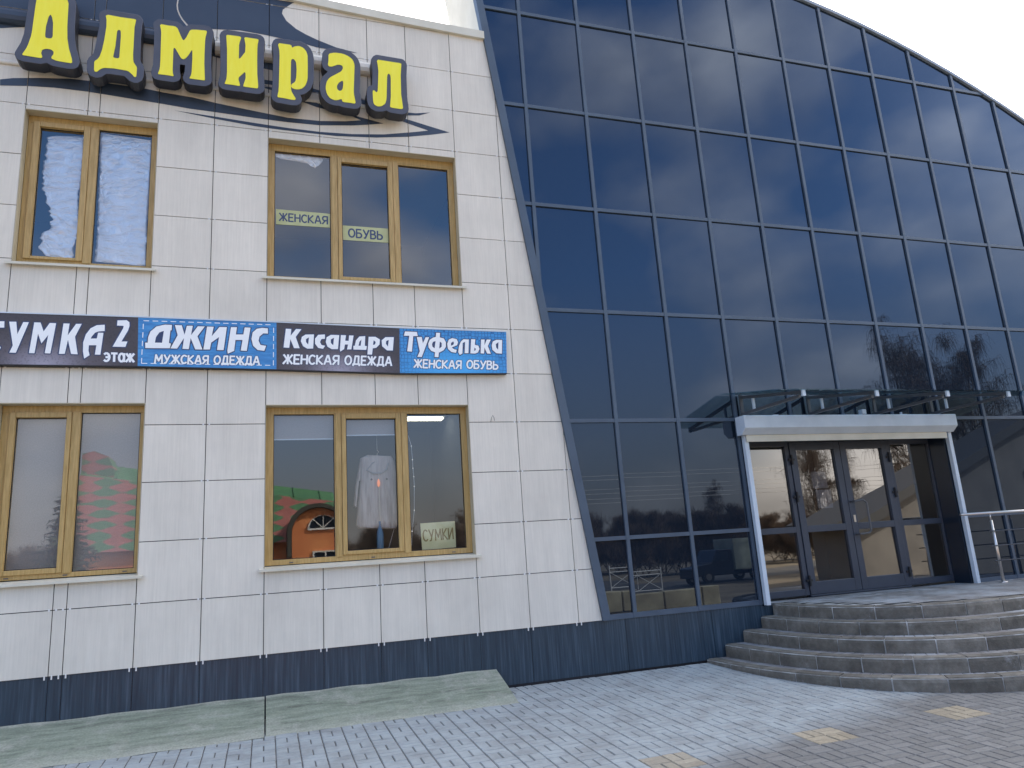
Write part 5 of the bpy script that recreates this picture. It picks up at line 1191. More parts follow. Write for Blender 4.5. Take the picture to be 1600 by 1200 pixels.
sx = SIGNX
P4 = lambda a, b, c, d: ((sx[a][0], sx[a][2]), (sx[b][0], sx[b][2]), (sx[c][0], sx[c][2]), (sx[d][0], sx[d][2]))
q = P4(0, 1, 2, 3)
shop_sign(((q[0][0], q[0][1]), (q[1][0], q[1][1]), (q[2][0], q[2][1]), (q[3][0], q[3][1])), S1, 'leather', 'dark brown sign with white lettering СУМКА 2 этаж, leftmost of the row')
q = P4(3, 2, 4, 5); SG2 = shop_sign(q, S2, 'denim', 'denim blue sign with stitched border reading ДЖИНС МУЖСКАЯ ОДЕЖДА')
q = P4(5, 4, 6, 7); shop_sign(q, S3, 'leather', 'dark brown sign with white lettering Касандра ЖЕНСКАЯ ОДЕЖДА')
q = P4(7, 6, 8, 9); shop_sign(q, S4, 'hexblue', 'bright blue sign with lace print reading Туфелька ЖЕНСКАЯ ОБУВЬ')
# stitched border of the denim sign
st = MB()
xa, xb, za, zb = sx[3][0]+0.035, sx[4][0]-0.03, sx[3][2]+0.03, sx[2][2]-0.035
def dash(p, q_):
    L_ = math.hypot(q_[0]-p[0], q_[1]-p[1]); n_ = int(L_/0.085)
    for i in range(n_):
        t0, t1 = i/n_, (i+0.62)/n_
        a = (p[0]+(q_[0]-p[0])*t0, p[1]+(q_[1]-p[1])*t0); b = (p[0]+(q_[0]-p[0])*t1, p[1]+(q_[1]-p[1])*t1)
        if abs(q_[0]-p[0]) > abs(q_[1]-p[1]): st.box(a[0], b[0], -0.0618, -0.0595, a[1]-0.004, a[1]+0.004)
        else: st.box(a[0]-0.004, a[0]+0.004, -0.0618, -0.0595, a[1], b[1])
dash((xa, zb), (xb, zb)); dash((xa, za), (xb, za)); dash((xa, za), (xa, zb)); dash((xb, za), (xb, zb))
part(st, 'stitching', 'white_ink', SG2)

# ------------------------------------------------------------------ things in the windows
M['sticker'] = mat('pale_yellow_film', (0.50, 0.52, 0.26), 0.5, build=noisy((0.46, 0.48, 0.24), (0.54, 0.56, 0.30), s=6))
M['sticker_ink'] = mat('blue_grey_print', (0.05, 0.07, 0.15), 0.5)
def sticker(poly, txt, quad, label):
    b = MB(); b.prism([poly], 0.1455, 0.1475)
    o = tag(b.build('window_sticker', 'sticker'), label, 'sticker', 'yellow word stickers in the upper window')
    text_mesh(txt, quad, 0.1452, 0.0010, offset=0.0, mat_='sticker_ink', nm='lettering', parent=o)
a, b_, c, d = ST1
sticker(ST1, 'ЖЕНСКАЯ', (a[0]+0.04, d[1]+0.05, c[0]-0.03, c[1]+0.045, a[0]+0.04, a[1]-0.05), 'yellow strip reading ЖЕНСКАЯ on the left pane of the upper window')
a, b_, c, d = ST2
sticker(ST2, 'ОБУВЬ', (a[0]+0.075, d[1]+0.045, c[0]-0.075, c[1]+0.04, a[0]+0.075, a[1]-0.04), 'yellow strip reading ОБУВЬ on the middle pane of the upper window')

def foilmat(n, b):
    t = nd(n, 'ShaderNodeTexCoord')
    m = nd(n, 'ShaderNodeMapping'); m.inputs['Scale'].default_value = (2.2, 1, 3.5)
    z = nd(n, 'ShaderNodeTexNoise', Scale=3.2, Detail=10, Roughness=0.62); z.inputs['Distortion'].default_value = 1.6
    n.links.new(t.outputs['Object'], m.inputs['Vector']); n.links.new(m.outputs['Vector'], z.inputs['Vector'])
    bp = nd(n, 'ShaderNodeBump', Strength=0.5, Distance=0.05)
    n.links.new(z.outputs['Fac'], bp.inputs['Height']); n.links.new(bp.outputs['Normal'], b.inputs['Normal'])
M['foil'] = mat('silver_foil', (0.74, 0.72, 0.71), 0.28, metal=0.9, build=foilmat)
def rowmesh(poly, y, amp, label, name, m_, cat, nz_=46, nx_=22, jag=0.0, fold=None, group=None, back=0.0):
    zs = [p[1] for p in poly]; z0, z1 = min(zs), max(zs)
    mb = MB(); vs = []
    for i in range(nz_+1):
        z = z0+(z1-z0)*(0.004+0.992*i/nz_)
        xi = []
        for k in range(len(poly)):
            p, q_ = poly[k], poly[(k+1) % len(poly)]
            if (p[1] > z) != (q_[1] > z): xi.append(p[0]+(q_[0]-p[0])*(z-p[1])/(q_[1]-p[1]))
        a, b = min(xi), max(xi)
        a += random.uniform(0, jag); b -= random.uniform(0, jag*0.4)
        for j in range(nx_+1):
            u = j/nx_; x = a+(b-a)*u
            vs.append((x, y + (fold(x, z, u, i/nz_) if fold else 0) + random.uniform(-amp, amp), z))
    fs = [(i*(nx_+1)+j, i*(nx_+1)+j+1, (i+1)*(nx_+1)+j+1, (i+1)*(nx_+1)+j) for i in range(nz_) for j in range(nx_)]
    if back:
        n_ = len(vs); vs2 = [(x, y+back-(yy-y)*0.3, z) for x, yy, z in vs]
        fs2 = [tuple(reversed([v+n_ for v in f_])) for f_ in fs]
        rim = [(0, i) for i in range(nx_)]
        w = nx_+1
        side = [(j+1, j, j+n_, j+1+n_) for j in range(nx_)] + [(nz_*w+j, nz_*w+j+1, nz_*w+j+1+n_, nz_*w+j+n_) for j in range(nx_)]
        side += [(i*w, (i+1)*w, (i+1)*w+n_, i*w+n_) for i in range(nz_)] + [((i+1)*w+nx_, i*w+nx_, i*w+nx_+n_, (i+1)*w+nx_+n_) for i in range(nz_)]
        vs += vs2; fs += fs2 + side
    mb.add(vs, fs)
    o = mb.build(name, m_, smooth=True)
    return tag(o, label, cat, group) if label else o
rowmesh(FOIL1, 0.175, 0.0012, 'crumpled silver foil with ragged edges behind the left pane of the upper left window', 'foil_sheet', 'foil', 'foil', jag=0.035, nz_=60,
        fold=lambda x, z, u, t: 0.0022*math.sin(z*150+x*3)*(1 if t > 0.32 else 0.2)+0.012*math.sin(z*31+x*9)*math.sin(x*23+z*11)*(0 if t > 0.35 else 1), group='foil sheets in the upper left window', back=0.004)
rowmesh(FOIL2, 0.175, 0.0012, 'smoother silver foil with long creases behind the right pane of the upper left window', 'foil_sheet', 'foil', 'foil', jag=0.012, nz_=60,
        fold=lambda x, z, u, t: 0.005*math.sin(x*22+1.5*math.sin(z*3))+0.003*math.sin(z*17+x*11), group='foil sheets in the upper left window', back=0.004)
rowmesh([(1.882, 5.79), (2.46, 5.79), (2.443, 5.727), (2.356, 5.64), (2.25, 5.70), (2.129, 5.713), (1.882, 5.735)], 0.18, 0.004, 'scrap of silver foil along the top of the left pane of the upper middle window', 'foil_scrap', 'foil', 'foil', jag=0.02, nz_=10,
        fold=lambda x, z, u, t: 0.012*math.sin(x*60+z*50), back=0.003)

def blindmat(n, b):
    t = nd(n, 'ShaderNodeTexCoord')
    w = nd(n, 'ShaderNodeTexNoise', Scale=90, Detail=3)
    n.links.new(t.outputs['Object'], w.inputs['Vector'])
    r = ramp(n, [(0.3, (0.30, 0.28, 0.27)), (0.7, (0.36, 0.335, 0.325))])
    n.links.new(w.outputs['Fac'], r.inputs['Fac']); n.links.new(r.outputs['Color'], b.inputs['Base Color'])
M['blind'] = mat('grey_blind_fabric', (0.4, 0.38, 0.38), 0.9, build=blindmat)
def blind(x0, x1, z0, z1, label):
    T = thing('roller_blind', label, 'blind', ((x0+x1)/2, 0.2, z0), 'roller blinds in the lower windows')
    s = MB(); s.box(x0, x1, 0.199, 0.201, z0, z1); part(s, 'fabric', 'blind', T)
    s = MB(); s.box(x0, x1, 0.194, 0.206, z0-0.014, z0); part(s, 'bottom_bar', 'white_alu', T, bevel=0.003)
    s = MB(); s.tube([(x0, 0.215, z1), (x1, 0.215, z1)], 0.02, 10); part(s, 'roller', 'white_alu', T)
blind(1.87, 2.575, 2.262, 2.56, 'pale roller blind lowered a little behind the left pane of the window with the tunic')
blind(2.64, 3.28, 2.30, 2.53, 'pale roller blind lowered a little behind the middle pane, above the hanging tunic')
blind(-0.61, -0.10, 0.96, 2.53, 'grey roller blind fully down behind the opening sash of the lower left window')
blind(-0.03, 0.57, 0.93, 2.58, 'grey roller blind fully down behind the wide pane of the lower left window')

M['tunic'] = mat('pale_mauve_cloth', (0.42, 0.37, 0.35), 0.85, build=noisy((0.34, 0.30, 0.285), (0.48, 0.43, 0.41), scale=(6, 1, 0.7), s=6, bump=0.4))
bl_ = [p for p in BLOUSE]
body_ = bl_[:15] + [bl_[15]] if False else bl_
bodyp = [bl_[0], bl_[1], bl_[2], bl_[3], bl_[4], bl_[5], bl_[6], bl_[7], bl_[8], bl_[9], bl_[10], bl_[11], bl_[12], bl_[13], bl_[14], bl_[15]]
TU = thing('tunic', 'pale mauve long tunic on a hanger behind the middle pane of the lower shop window', 'tunic', (3.04, 0.3, 1.2))
o = rowmesh(bodyp, 0.27, 0.0006, None, 'tunic_body', 'tunic', None, nz_=60, nx_=40, fold=lambda x, z, u, t: -0.045*math.sqrt(max(0, 1-(2*u-1)**2)) + 0.008*math.sin(x*48+2*math.sin(z*4))*(1.2-t), back=0.06)
attach(o, TU)
slv = [bl_[0], bl_[15], bl_[16], bl_[17], bl_[18], bl_[19]]
o = rowmesh(slv, 0.268, 0.0006, None, 'sleeve', 'tunic', None, nz_=40, nx_=10, fold=lambda x, z, u, t: -0.03*math.sqrt(max(0, 1-(2*u-1)**2))+0.003*math.sin(z*50), back=0.05)
attach(o, TU)
s = MB()
cxx = 3.043
s.tube([(cxx-0.02, 0.24, 1.99), (cxx-0.06, 0.235, 1.97), (cxx-0.125, 0.228, 1.89), (cxx-0.05, 0.218, 1.85), (cxx+0.03, 0.218, 1.848), (cxx+0.10, 0.228, 1.89), (cxx+0.125, 0.24, 1.97)], 0.012, 8)
part(s, 'neckline', 'interior', TU)
s = MB(); s.box(cxx-0.045, cxx+0.085, 0.262, 0.266, 1.875, 1.985); part(s, 'inner_back', 'tunic', TU)
s = MB(); s.box(cxx-0.045, cxx+0.085, 0.257, 0.2615, 1.942, 1.953); part(s, 'care_label', 'gasket', TU)
for dx in (-0.075, 0.10):
    s = MB(); s.lathe(0, 0, [(0.0, 0.0), (0.012, 0.001), (0.012, 0.006)], 10)
    s.v = [(cxx+dx+x, 0.225-z_, 1.78+y) for x, y, z_ in s.v]
    part(s, 'button', 'darksteel', TU)
s = MB(); s.tube([(cxx+0.01, 0.217, 1.84), (cxx+0.012, 0.219, 1.25)], 0.004, 6); part(s, 'placket_cord', 'steel', TU)
HG = thing('coat_hanger', 'thin wire hanger and cord holding the tunic in the shop window', 'hanger', (3.03, 0.3, 2.0))
s = MB(); s.tube([(2.86, 0.30, 1.975), (3.05, 0.30, 2.04), (3.24, 0.30, 1.975)], 0.006, 6); s.tube([(3.05, 0.30, 2.04), (3.05, 0.30, 2.09), (3.07, 0.30, 2.11), (3.05, 0.30, 2.13)], 0.003, 6)
part(s, 'wire', 'steel', HG)
s = MB(); s.tube([(3.05, 0.30, 2.13), (3.05, 0.30, 2.95)], 0.002, 6); part(s, 'cord', 'steel', HG)
M['blue_glass'] = mat('blue_bottle', (0.08, 0.19, 0.30), 0.15)
s = MB(); s.lathe(3.05, 0.22, [(0.0, 0.93), (0.035, 0.935), (0.04, 0.97), (0.04, 1.15), (0.03, 1.20), (0.012, 1.25), (0.012, 1.30), (0.0, 1.302)], 16)
tag(s.build('bottle', 'blue_glass', smooth=True), 'small blue bottle standing on the inner sill below the tunic', 'bottle')
M['lampglow'] = mat('warm_bulb', (0.9, 0.4, 0.2), 0.4, emit=((1.0, 0.22, 0.08), 0.18))
s = MB(); s.lathe(3.045, 0.20, [(0.0, 1.685), (0.013, 1.70), (0.018, 1.735), (0.012, 1.765), (0.0, 1.785)], 12)
tag(s.build('lit_ornament', 'lampglow', smooth=True), 'small glowing orange ornament hanging in front of the tunic', 'ornament')
M['bulb'] = mat('fairy_light', (0.8, 0.8, 0.8), 0.4, emit=((1, 1, 1), 0.35))
def garland(pts, label):
    T = thing('fairy_lights', label, 'fairy lights', pts[-1], 'strings of fairy lights in the shop window')
    s = MB(); s.tube(pts, 0.003, 5); part(s, 'wire', 'white_alu', T)
    for i, (x, y, z) in enumerate(pts[1:-1]):
        b = MB(); b.lathe(x, y, [(0.0, z-0.008), (0.007, z), (0.0, z+0.008)], 8); part(b, 'bulb', 'bulb', T)
garland([(3.417, 0.25, 2.29), (3.449, 0.25, 2.164), (3.457, 0.25, 2.0), (3.459, 0.25, 1.90), (3.465, 0.25, 1.80), (3.467, 0.25, 1.686), (3.457, 0.25, 1.408), (3.423, 0.25, 1.17), (3.412, 0.25, 1.002)], 'thin string of fairy lights hanging behind the right pane near the mullion')
garland([(3.247, 0.3, 1.962), (3.248, 0.3, 1.80), (3.248, 0.3, 1.70), (3.248, 0.3, 1.60), (3.248, 0.3, 1.439), (3.253, 0.3, 1.301), (3.158, 0.3, 1.002)], 'thin string of fairy lights falling beside the right edge of the tunic')
M['card'] = mat('pale_card', (0.66, 0.66, 0.38), 0.7, build=noisy((0.62, 0.62, 0.35), (0.70, 0.70, 0.43), s=9))
M['goldink'] = mat('ochre_marker', (0.27, 0.21, 0.08), 0.6)
b = MB(); b.prism([CARD], 0.198, 0.203)
cd = tag(b.build('paper_sign', 'card'), 'pale card with hand lettered ochre word СУМКИ standing in the lower right pane', 'sign')
text_mesh('СУМКИ', (CARD[3][0]+0.02, CARD[3][1]+0.10, CARD[2][0]-0.03, CARD[2][1]+0.10, CARD[3][0]+0.015, CARD[0][1]-0.08), 0.1978, 0.0010, offset=-0.03, shear=0.0, mat_='goldink', nm='lettering', parent=cd)
M['tube'] = mat('fluorescent_tube', (0.9, 0.9, 0.8), 0.4, emit=((1.0, 0.93, 0.70), 3.0))
LM = thing('ceiling_lamp', 'lit tube ceiling lamp seen at the top right of the lower shop window', 'ceiling lamp', (4.1, 2.6, 2.93))
s = MB(); s.box(3.5, 4.42, 2.5, 2.72, 2.955, 2.999); part(s, 'housing', 'white_alu', LM)
for y in (2.55, 2.61, 2.67):
    s = MB(); s.tube([(3.53, y, 2.935), (4.39, y, 2.935)], 0.013, 8); part(s, 'tube', 'tube', LM)
M['paper'] = mat('notice_paper', (0.62, 0.62, 0.66), 0.8)
b = MB(); b.box(9.24, 9.50, EY+0.03, EY+0.032, 1.18, 1.44); b.box(9.20, 9.46, EY+0.03, EY+0.032, 1.46, 1.70)
nt_ = tag(b.build('notice', 'paper'), 'two faded paper notices behind the glass of the left door leaf', 'notice')

# ------------------------------------------------------------------ what stands across the street (seen in the glass)
def tubes_tree(name, label, x, y, h, spread, seed, trunk_m, twig_m, droop=0.6, n_br=22, group=None, levels=3, twigr=0.012, lean=0.0, fork=False, low=0.22, thick=1.0):
    rnd = random.Random(seed)
    zg = ground_z(y)-0.1
    T = thing(name, label, 'tree', (x, y, zg), group)
    tr = MB(); tw = MB()
    def branch(p, d, L_, r, lev):
        n_ = 5; pts = [p.copy()]; q = p.copy(); dd = d.copy()
        for i in range(n_):
            dd = (dd + Vector((rnd.gauss(0, 0.16), rnd.gauss(0, 0.16), 0.06 - droop*0.10*(lev-1)))).normalized()
            q = q + dd*L_/n_; pts.append(q.copy())
        rs = [r*(1-0.75*i/n_) for i in range(n_+1)]
        (tr if lev <= 1 else tw).tube(pts, rs, 5 if lev <= 1 else 3, cap=False)
        if lev < levels:
            k = 7 if lev == 1 else 6
            for i in range(k):
                t = rnd.uniform(0.25, 1.0)*n_; a = int(min(t, n_-1)); pp = pts[a].lerp(pts[a+1], t-a)
                nd_ = (dd + Vector((rnd.gauss(0, 0.7), rnd.gauss(0, 0.7), rnd.gauss(0.1, 0.4)))).normalized()
                branch(pp, nd_, L_*rnd.uniform(0.4, 0.7), r*0.4, lev+1)
        else:
            for i in range(5):
                t = rnd.uniform(0.2, 1.0)*n_; a = int(min(t, n_-1)); pp = pts[a].lerp(pts[a+1], t-a)
                l2 = rnd.uniform(0.2, 1.3)*droop + 0.15
                o1 = Vector((rnd.gauss(0, 0.14), rnd.gauss(0, 0.14), 0.05 if droop > 0.3 else 0.2))
                tw.tube([pp, pp+o1, pp+o1*1.6+Vector((0, 0, -l2*0.5 if droop > 0.3 else l2*0.5)), pp+o1*1.9+Vector((0, 0, -l2 if droop > 0.3 else l2*0.9))], [twigr*0.6, twigr*0.5, twigr*0.4, twigr*0.25], 3, cap=False)
    stems = [(0.0, 0.0)] if not fork else [(-0.35, 0.1), (0.4, -0.1), (0.1, 0.5)]
    if low < 0.1: stems = [(-1.4, 0.5), (-0.6, -0.6), (0.1, 0.6), (0.8, -0.4), (1.5, 0.3)]
    for sx_, sy_ in stems:
        n_ = 10; pts = []; ox = rnd.gauss(0, 0.1)
        for i in range(n_+1):
            t = i/n_
            pts.append(Vector((x+sx_*(t*h*0.35+(1.2 if low < 0.1 else 0))+lean*t*t*h+0.12*math.sin(t*6+seed), y+sy_*t*h*0.3+0.1*math.cos(t*5+seed), zg+t*h*0.93)))
        rs = [0.02*thick*h*(1-0.88*i/n_)/ (1.0 if not fork else 1.5) for i in range(n_+1)]
        tr.tube(pts, rs, 8, cap=False)
        for b__ in range(n_br):
            t = low+(1-low)*(b__+rnd.random())/n_br
            a = min(int(t*n_), n_-1); pp = pts[a].lerp(pts[a+1], t*n_-a)
            an = rnd.uniform(0, 2*math.pi)
            d = Vector((math.cos(an), math.sin(an), rnd.uniform(0.5, 1.3)+0.9*droop)).normalized()
            branch(pp, d, spread*(1.1-0.6*t)*rnd.uniform(0.55, 1.15), 0.055*(1.1-t)*h/10+0.008, 1)
    part(tr, 'trunk', trunk_m, T); part(tw, 'crown', twig_m, T)
    return T
def barkmat(n, b):
    t = nd(n, 'ShaderNodeTexCoord')
    m = nd(n, 'ShaderNodeMapping'); m.inputs['Scale'].default_value = (1, 1, 3.5)
    z = nd(n, 'ShaderNodeTexNoise', Scale=3.2, Detail=6)
    n.links.new(t.outputs['Object'], m.inputs['Vector']); n.links.new(m.outputs['Vector'], z.inputs['Vector'])
    r = ramp(n, [(0.42, (0.05, 0.045, 0.04)), (0.50, (0.55, 0.48, 0.38)), (0.8, (0.68, 0.62, 0.52))])
    n.links.new(z.outputs['Fac'], r.inputs['Fac']); n.links.new(r.outputs['Color'], b.inputs['Base Color'])
M['birch'] = mat('birch_bark', (0.6, 0.55, 0.45), 0.8, build=barkmat)
M['twig'] = mat('brown_twigs', (0.12, 0.08, 0.055), 0.9, build=noisy((0.09, 0.06, 0.04), (0.17, 0.115, 0.075), s=1.5))
M['bark'] = mat('brown_bark', (0.12, 0.09, 0.065), 0.9, build=noisy((0.08, 0.06, 0.045), (0.16, 0.12, 0.085), s=5))
def copy_thing(T, loc, rz, sc3, label):
    c = T.copy(); COL.objects.link(c); c.location = loc; c.rotation_euler = (0, 0, rz); c.scale = sc3; c['label'] = label
    for ch in list(T.children):
        d = ch.copy(); COL.objects.link(d); d.parent = c
    return c
GB = 'bare birches across the street'
b1 = tubes_tree('birch_tree', 'tallest bare birch with drooping twigs reflected above the entrance canopy', 37.5, -25.0, 13.6, 3.8, 3, 'birch', 'twig', 0.8, 30, GB)
b2 = tubes_tree('birch_tree', 'bare birch with forked white trunks reflected right of the tallest one', 42.5, -26.5, 13.2, 3.6, 11, 'birch', 'twig', 0.8, 15, GB, fork=True)
copy_thing(b1, (33.5, -27.5, ground_z(-27)-0.1), 2.1, (0.75, 0.75, 0.72), 'shorter bare birch reflected left of the tallest one, behind the canopy')
copy_thing(b2, (48.5, -24.0, ground_z(-24)-0.1), 1.2, (0.85, 0.85, 0.80), 'bare birch reflected at the right edge above the dark roof slope')
copy_thing(b1, (18.5, -58.0, ground_z(-58)-0.1), 0.7, (0.5, 0.5, 0.46), 'small thin birch reflected low by the inclined edge of the glass')
copy_thing(b1, (44.0, -56.0, ground_z(-56)-0.1), 3.7, (0.55, 0.55, 0.56), 'small thin birch reflected just left of the white shutter rail')
# thicket
th = tubes_tree('bush', 'brown leafless bush in the roadside thicket', 30, -50, 4.4, 1.9, 21, 'bark', 'twig', 0.2, 14, 'leafless bushes along the far roadside', fork=True, twigr=0.016, low=0.02, thick=0.5)
th['category'] = 'bush'
rr = random.Random(5)
k = 0
for x in range(-48, 78, 3):
    if abs(x-30) < 1: continue
    k += 1
    copy_thing(th, (x+rr.uniform(-1, 1), -46-rr.uniform(0, 9), -1.75), rr.uniform(0, 6), (rr.uniform(0.9, 1.3), rr.uniform(0.9, 1.3), rr.uniform(0.65, 1.05)), 'brown leafless bush in the roadside thicket')
# spruces
M['needle'] = mat('spruce_needles', (0.03, 0.05, 0.035), 0.9, build=noisy((0.02, 0.035, 0.022), (0.05, 0.08, 0.045), s=2))
def spruce(x, y, h, w, seed, label):
    rnd = random.Random(seed); zg = ground_z(y)-0.1
    T = thing('spruce_tree', label, 'tree', (x, y, zg), 'spruces across the street')
    s = MB(); s.tube([(x, y, zg), (x, y, zg+h*0.98)], [0.022*h, 0.01], 7, cap=False); part(s, 'trunk', 'bark', T)
    s = MB()
    nl = int(h*5)
    for i in range(nl):
        t = (i+0.5)/nl; z = zg+h*(0.08+0.9*t); r = w*(1-t)**0.85+0.06
        for j in range(9):
            an = rnd.uniform(0, 6.283); rr_ = r*rnd.uniform(0.7, 1.1)
            d = Vector((math.cos(an), math.sin(an), -0.25)); p = Vector((x, y, z)); q = p+d*rr_+Vector((0, 0, 0.12*rr_))
            m_ = int(6+rr_*10)
            for k_ in range(m_):
                f_ = (k_+rnd.random())/m_; c = p.lerp(q, f_); sz = 0.2*(1.15-f_)*min(1.6, 0.5+rr_)+0.06
                a1 = Vector((rnd.gauss(0, 1), rnd.gauss(0, 1), rnd.gauss(-0.35, 0.4))).normalized()*sz*1.7; a2 = Vector((rnd.gauss(0, 1), rnd.gauss(0, 1), rnd.gauss(0, 0.5))).normalized()*sz*0.35
                s.add([c-a2, c+a2, c+a1], [(0, 1, 2)])
    part(s, 'crown', 'needle', T)
spruce(-3.9, -17.5, 5.2, 1.7, 4, 'dark spruce reflected between the panes of the lower left window')
spruce(25.5, -49, 5.6, 1.6, 6, 'dark spruce standing in the thicket reflected in the low glass panes')
spruce(-2.5, -14.5, 2.4, 1.1, 9, 'small dark spruce in front of the orange building, reflected low in the left window')

# orange building with green roof
OB = thing('orange_house', 'orange building with green and red shingled roof and rounded gable, reflected in lower windows', 'building', (1.0, -27, ground_z(-27)))
M['orange'] = mat('orange_render', (0.75, 0.25, 0.08), 0.85, build=noisy((0.68, 0.21, 0.07), (0.82, 0.30, 0.10), s=1.2))
def shing(n, b):
    t = nd(n, 'ShaderNodeTexCoord')
    w = nd(n, 'ShaderNodeTexNoise', Scale=2.2, Detail=4)
    sx_ = nd(n, 'ShaderNodeSeparateXYZ'); n.links.new(t.outputs['Object'], sx_.inputs['Vector'])
    def mth(op, a, bb):
        q = nd(n, 'ShaderNodeMath', operation=op)
        for k_, v in ((0, a), (1, bb)):
            if isinstance(v, (int, float)): q.inputs[k_].default_value = v
            elif v is not None: n.links.new(v, q.inputs[k_])
        return q.outputs['Value']
    a = mth('SINE', mth('MULTIPLY', sx_.outputs['X'], 4.6), None)
    c = mth('SINE', mth('MULTIPLY', sx_.outputs['Z'], 13.0), None)
    s_ = mth('ADD', a, c)
    n.links.new(t.outputs['Object'], w.inputs['Vector'])
    s_ = mth('ADD', s_, mth('MULTIPLY', w.outputs['Fac'], 2.0))
    r = ramp(n, [(0.80, (0.075, 0.19, 0.085)), (1.0, (0.36, 0.12, 0.10))])
    n.links.new(s_, r.inputs['Fac']); n.links.new(r.outputs['Color'], b.inputs['Base Color'])
M['shingle'] = mat('green_red_shingles', (0.1, 0.3, 0.1), 0.8, build=shing)
M['green'] = mat('green_sheet_roof', (0.08, 0.22, 0.08), 0.5, build=noisy((0.07, 0.19, 0.075), (0.10, 0.25, 0.10), s=1))
M['archroof'] = mat('dark_arch_roof', (0.06, 0.055, 0.04), 0.7)
zg = ground_z(-27)
s = MB(); s.box(-5.8, 4.6, -33, -27.3, zg, 2.2); part(s, 'wall', 'orange', OB)
s = MB()
s.add([(-6.1, -26.9, 2.0), (5.1, -26.9, 2.0), (5.0, -28.4, 3.85), (-5.9, -28.4, 5.45)], [(0, 1, 2, 3)])
s.add([(5.1, -26.9, 2.0), (5.1, -33, 2.0), (5.0, -31.4, 3.85), (5.0, -28.4, 3.85)], [(0, 1, 2, 3)])
RF = part(s, 'roof', 'shingle', OB)
s = MB()
s.add([(-5.9, -28.4, 5.45), (5.0, -28.4, 3.85), (5.0, -29.9, 4.42), (-5.9, -29.9, 6.2)], [(0, 1, 2, 3)])
s.add([(-5.9, -29.9, 6.2), (5.0, -29.9, 4.42), (5.0, -33, 3.6), (-5.9, -33, 5.4)], [(0, 1, 2, 3)])
for i in range(9):
    x = -5.7+i*1.25; f_ = (x+5.9)/10.9
    s.tube([(x, -28.38, 5.48-1.6*f_), (x, -29.9, 6.23-1.78*f_)], 0.03, 5)
part(s, 'ridge_sheet', 'green', RF)
s = MB()   # turret with broken green hip
s.prism([[(-5.9, 4.9), (-4.6, 4.9), (-4.6, 5.7), (-4.85, 6.3), (-5.4, 6.55), (-5.9, 6.45)]], -28.6, -30.2)
s.v = [(x, y, z) for x, y, z in s.v]
part(s, 'turret', 'shingle', OB)
# rounded orange gable with fan window
def arch(cx, r, z0, z1, n_=20): return [(cx-r, z0)] + [(cx-r*math.cos(math.pi*i/n_), z1+r*math.sin(math.pi*i/n_)*0.9) for i in range(n_+1)] + [(cx+r, z0)]
s = MB(); s.prism([arch(4.0, 1.12, zg, 2.35)], -25.6, -27.28); GB_ = part(s, 'rounded_gable', 'orange', OB)
s = MB()
a1 = arch(3.95, 1.27, 1.3, 2.41); a2 = arch(4.0, 1.14, 1.3, 2.36)
s.prism([a1 + a2[::-1]], -25.3, -27.3); part(s, 'arched_roof', 'archroof', OB)
M['whiteframe'] = mat('white_window_frame', (0.75, 0.72, 0.65), 0.5)
s = MB()
r0 = 0.66
ao = arch(4.2, r0, 2.45, 2.45)[1:-1]; ai = arch(4.2, r0-0.07, 2.50, 2.50)[1:-1]
s.prism([[(p[0], p[1]) for p in ao] + [(p[0], p[1]) for p in ai[::-1]]], -25.5, -25.59)
s.box(4.2-r0, 4.2+r0, -25.5, -25.59, 2.40, 2.48)
for an in (45, 90, 135): s.tube([(4.2, -25.54, 2.48), (4.2+0.6*math.cos(R(an)), -25.54, 2.48+0.54*math.sin(R(an)))], 0.022, 5)
FW = part(s, 'fan_window', 'whiteframe', OB)
s = MB(); s.prism([arch(4.2, r0-0.05, 2.45, 2.46)[1:-1]], -25.56, -25.595); part(s, 'glass_pane', 'curtain', FW)
s = MB()
for (a, b, c, d) in ((3.75, 3.82, 0.5, 1.5), (4.78, 4.85, 0.5, 1.5), (3.82, 4.78, 1.44, 1.5), (3.82, 4.78, 0.5, 0.56), (4.27, 4.33, 0.56, 1.44)): s.box(a, b, -25.5, -25.59, c, d)
LW = part(s, 'window', 'whiteframe', OB)
s = MB(); s.box(3.82, 4.78, -25.56, -25.595, 0.56, 1.44); part(s, 'glass_pane', 'curtain', LW)

# grey gabled building right of the entrance, across the yard
M['greyrender'] = mat('grey_render', (0.17, 0.165, 0.16), 0.9, build=noisy((0.13, 0.122, 0.112), (0.19, 0.178, 0.16), s=0.8, detail=8))
GG = thing('grey_gabled_building', 'plain grey building with a dark sloping roof edge reflected right of the entrance', 'building', (33, -16, ground_z(-16)))
zg2 = ground_z(-16)-0.2
s = MB(); s.prism([[(24.6, zg2), (24.6, 1.1), (30.2, 3.2), (34.7, 5.0), (40.5, 6.4), (46, 5.0), (52, 2.8), (52, zg2)]], -16.0, -18.0); part(s, 'wall', 'greyrender', GG)
M['darkroof'] = mat('dark_roof_edge', (0.04, 0.042, 0.045), 0.7)
s = MB()
rp = [(23.8, 0.8), (30.2, 3.24), (34.7, 5.04), (40.5, 6.45), (46, 5.04), (52.4, 2.7)]
s.prism([[(x, z-0.05) for x, z in rp] + [(x, z+0.36) for x, z in rp[::-1]]], -15.6, -18.4); part(s, 'roof', 'darkroof', GG)
s = MB(); s.box(34.2, 35.2, -15.93, -15.99, 1.6, 2.9); part(s, 'window', 'gasket', GG)

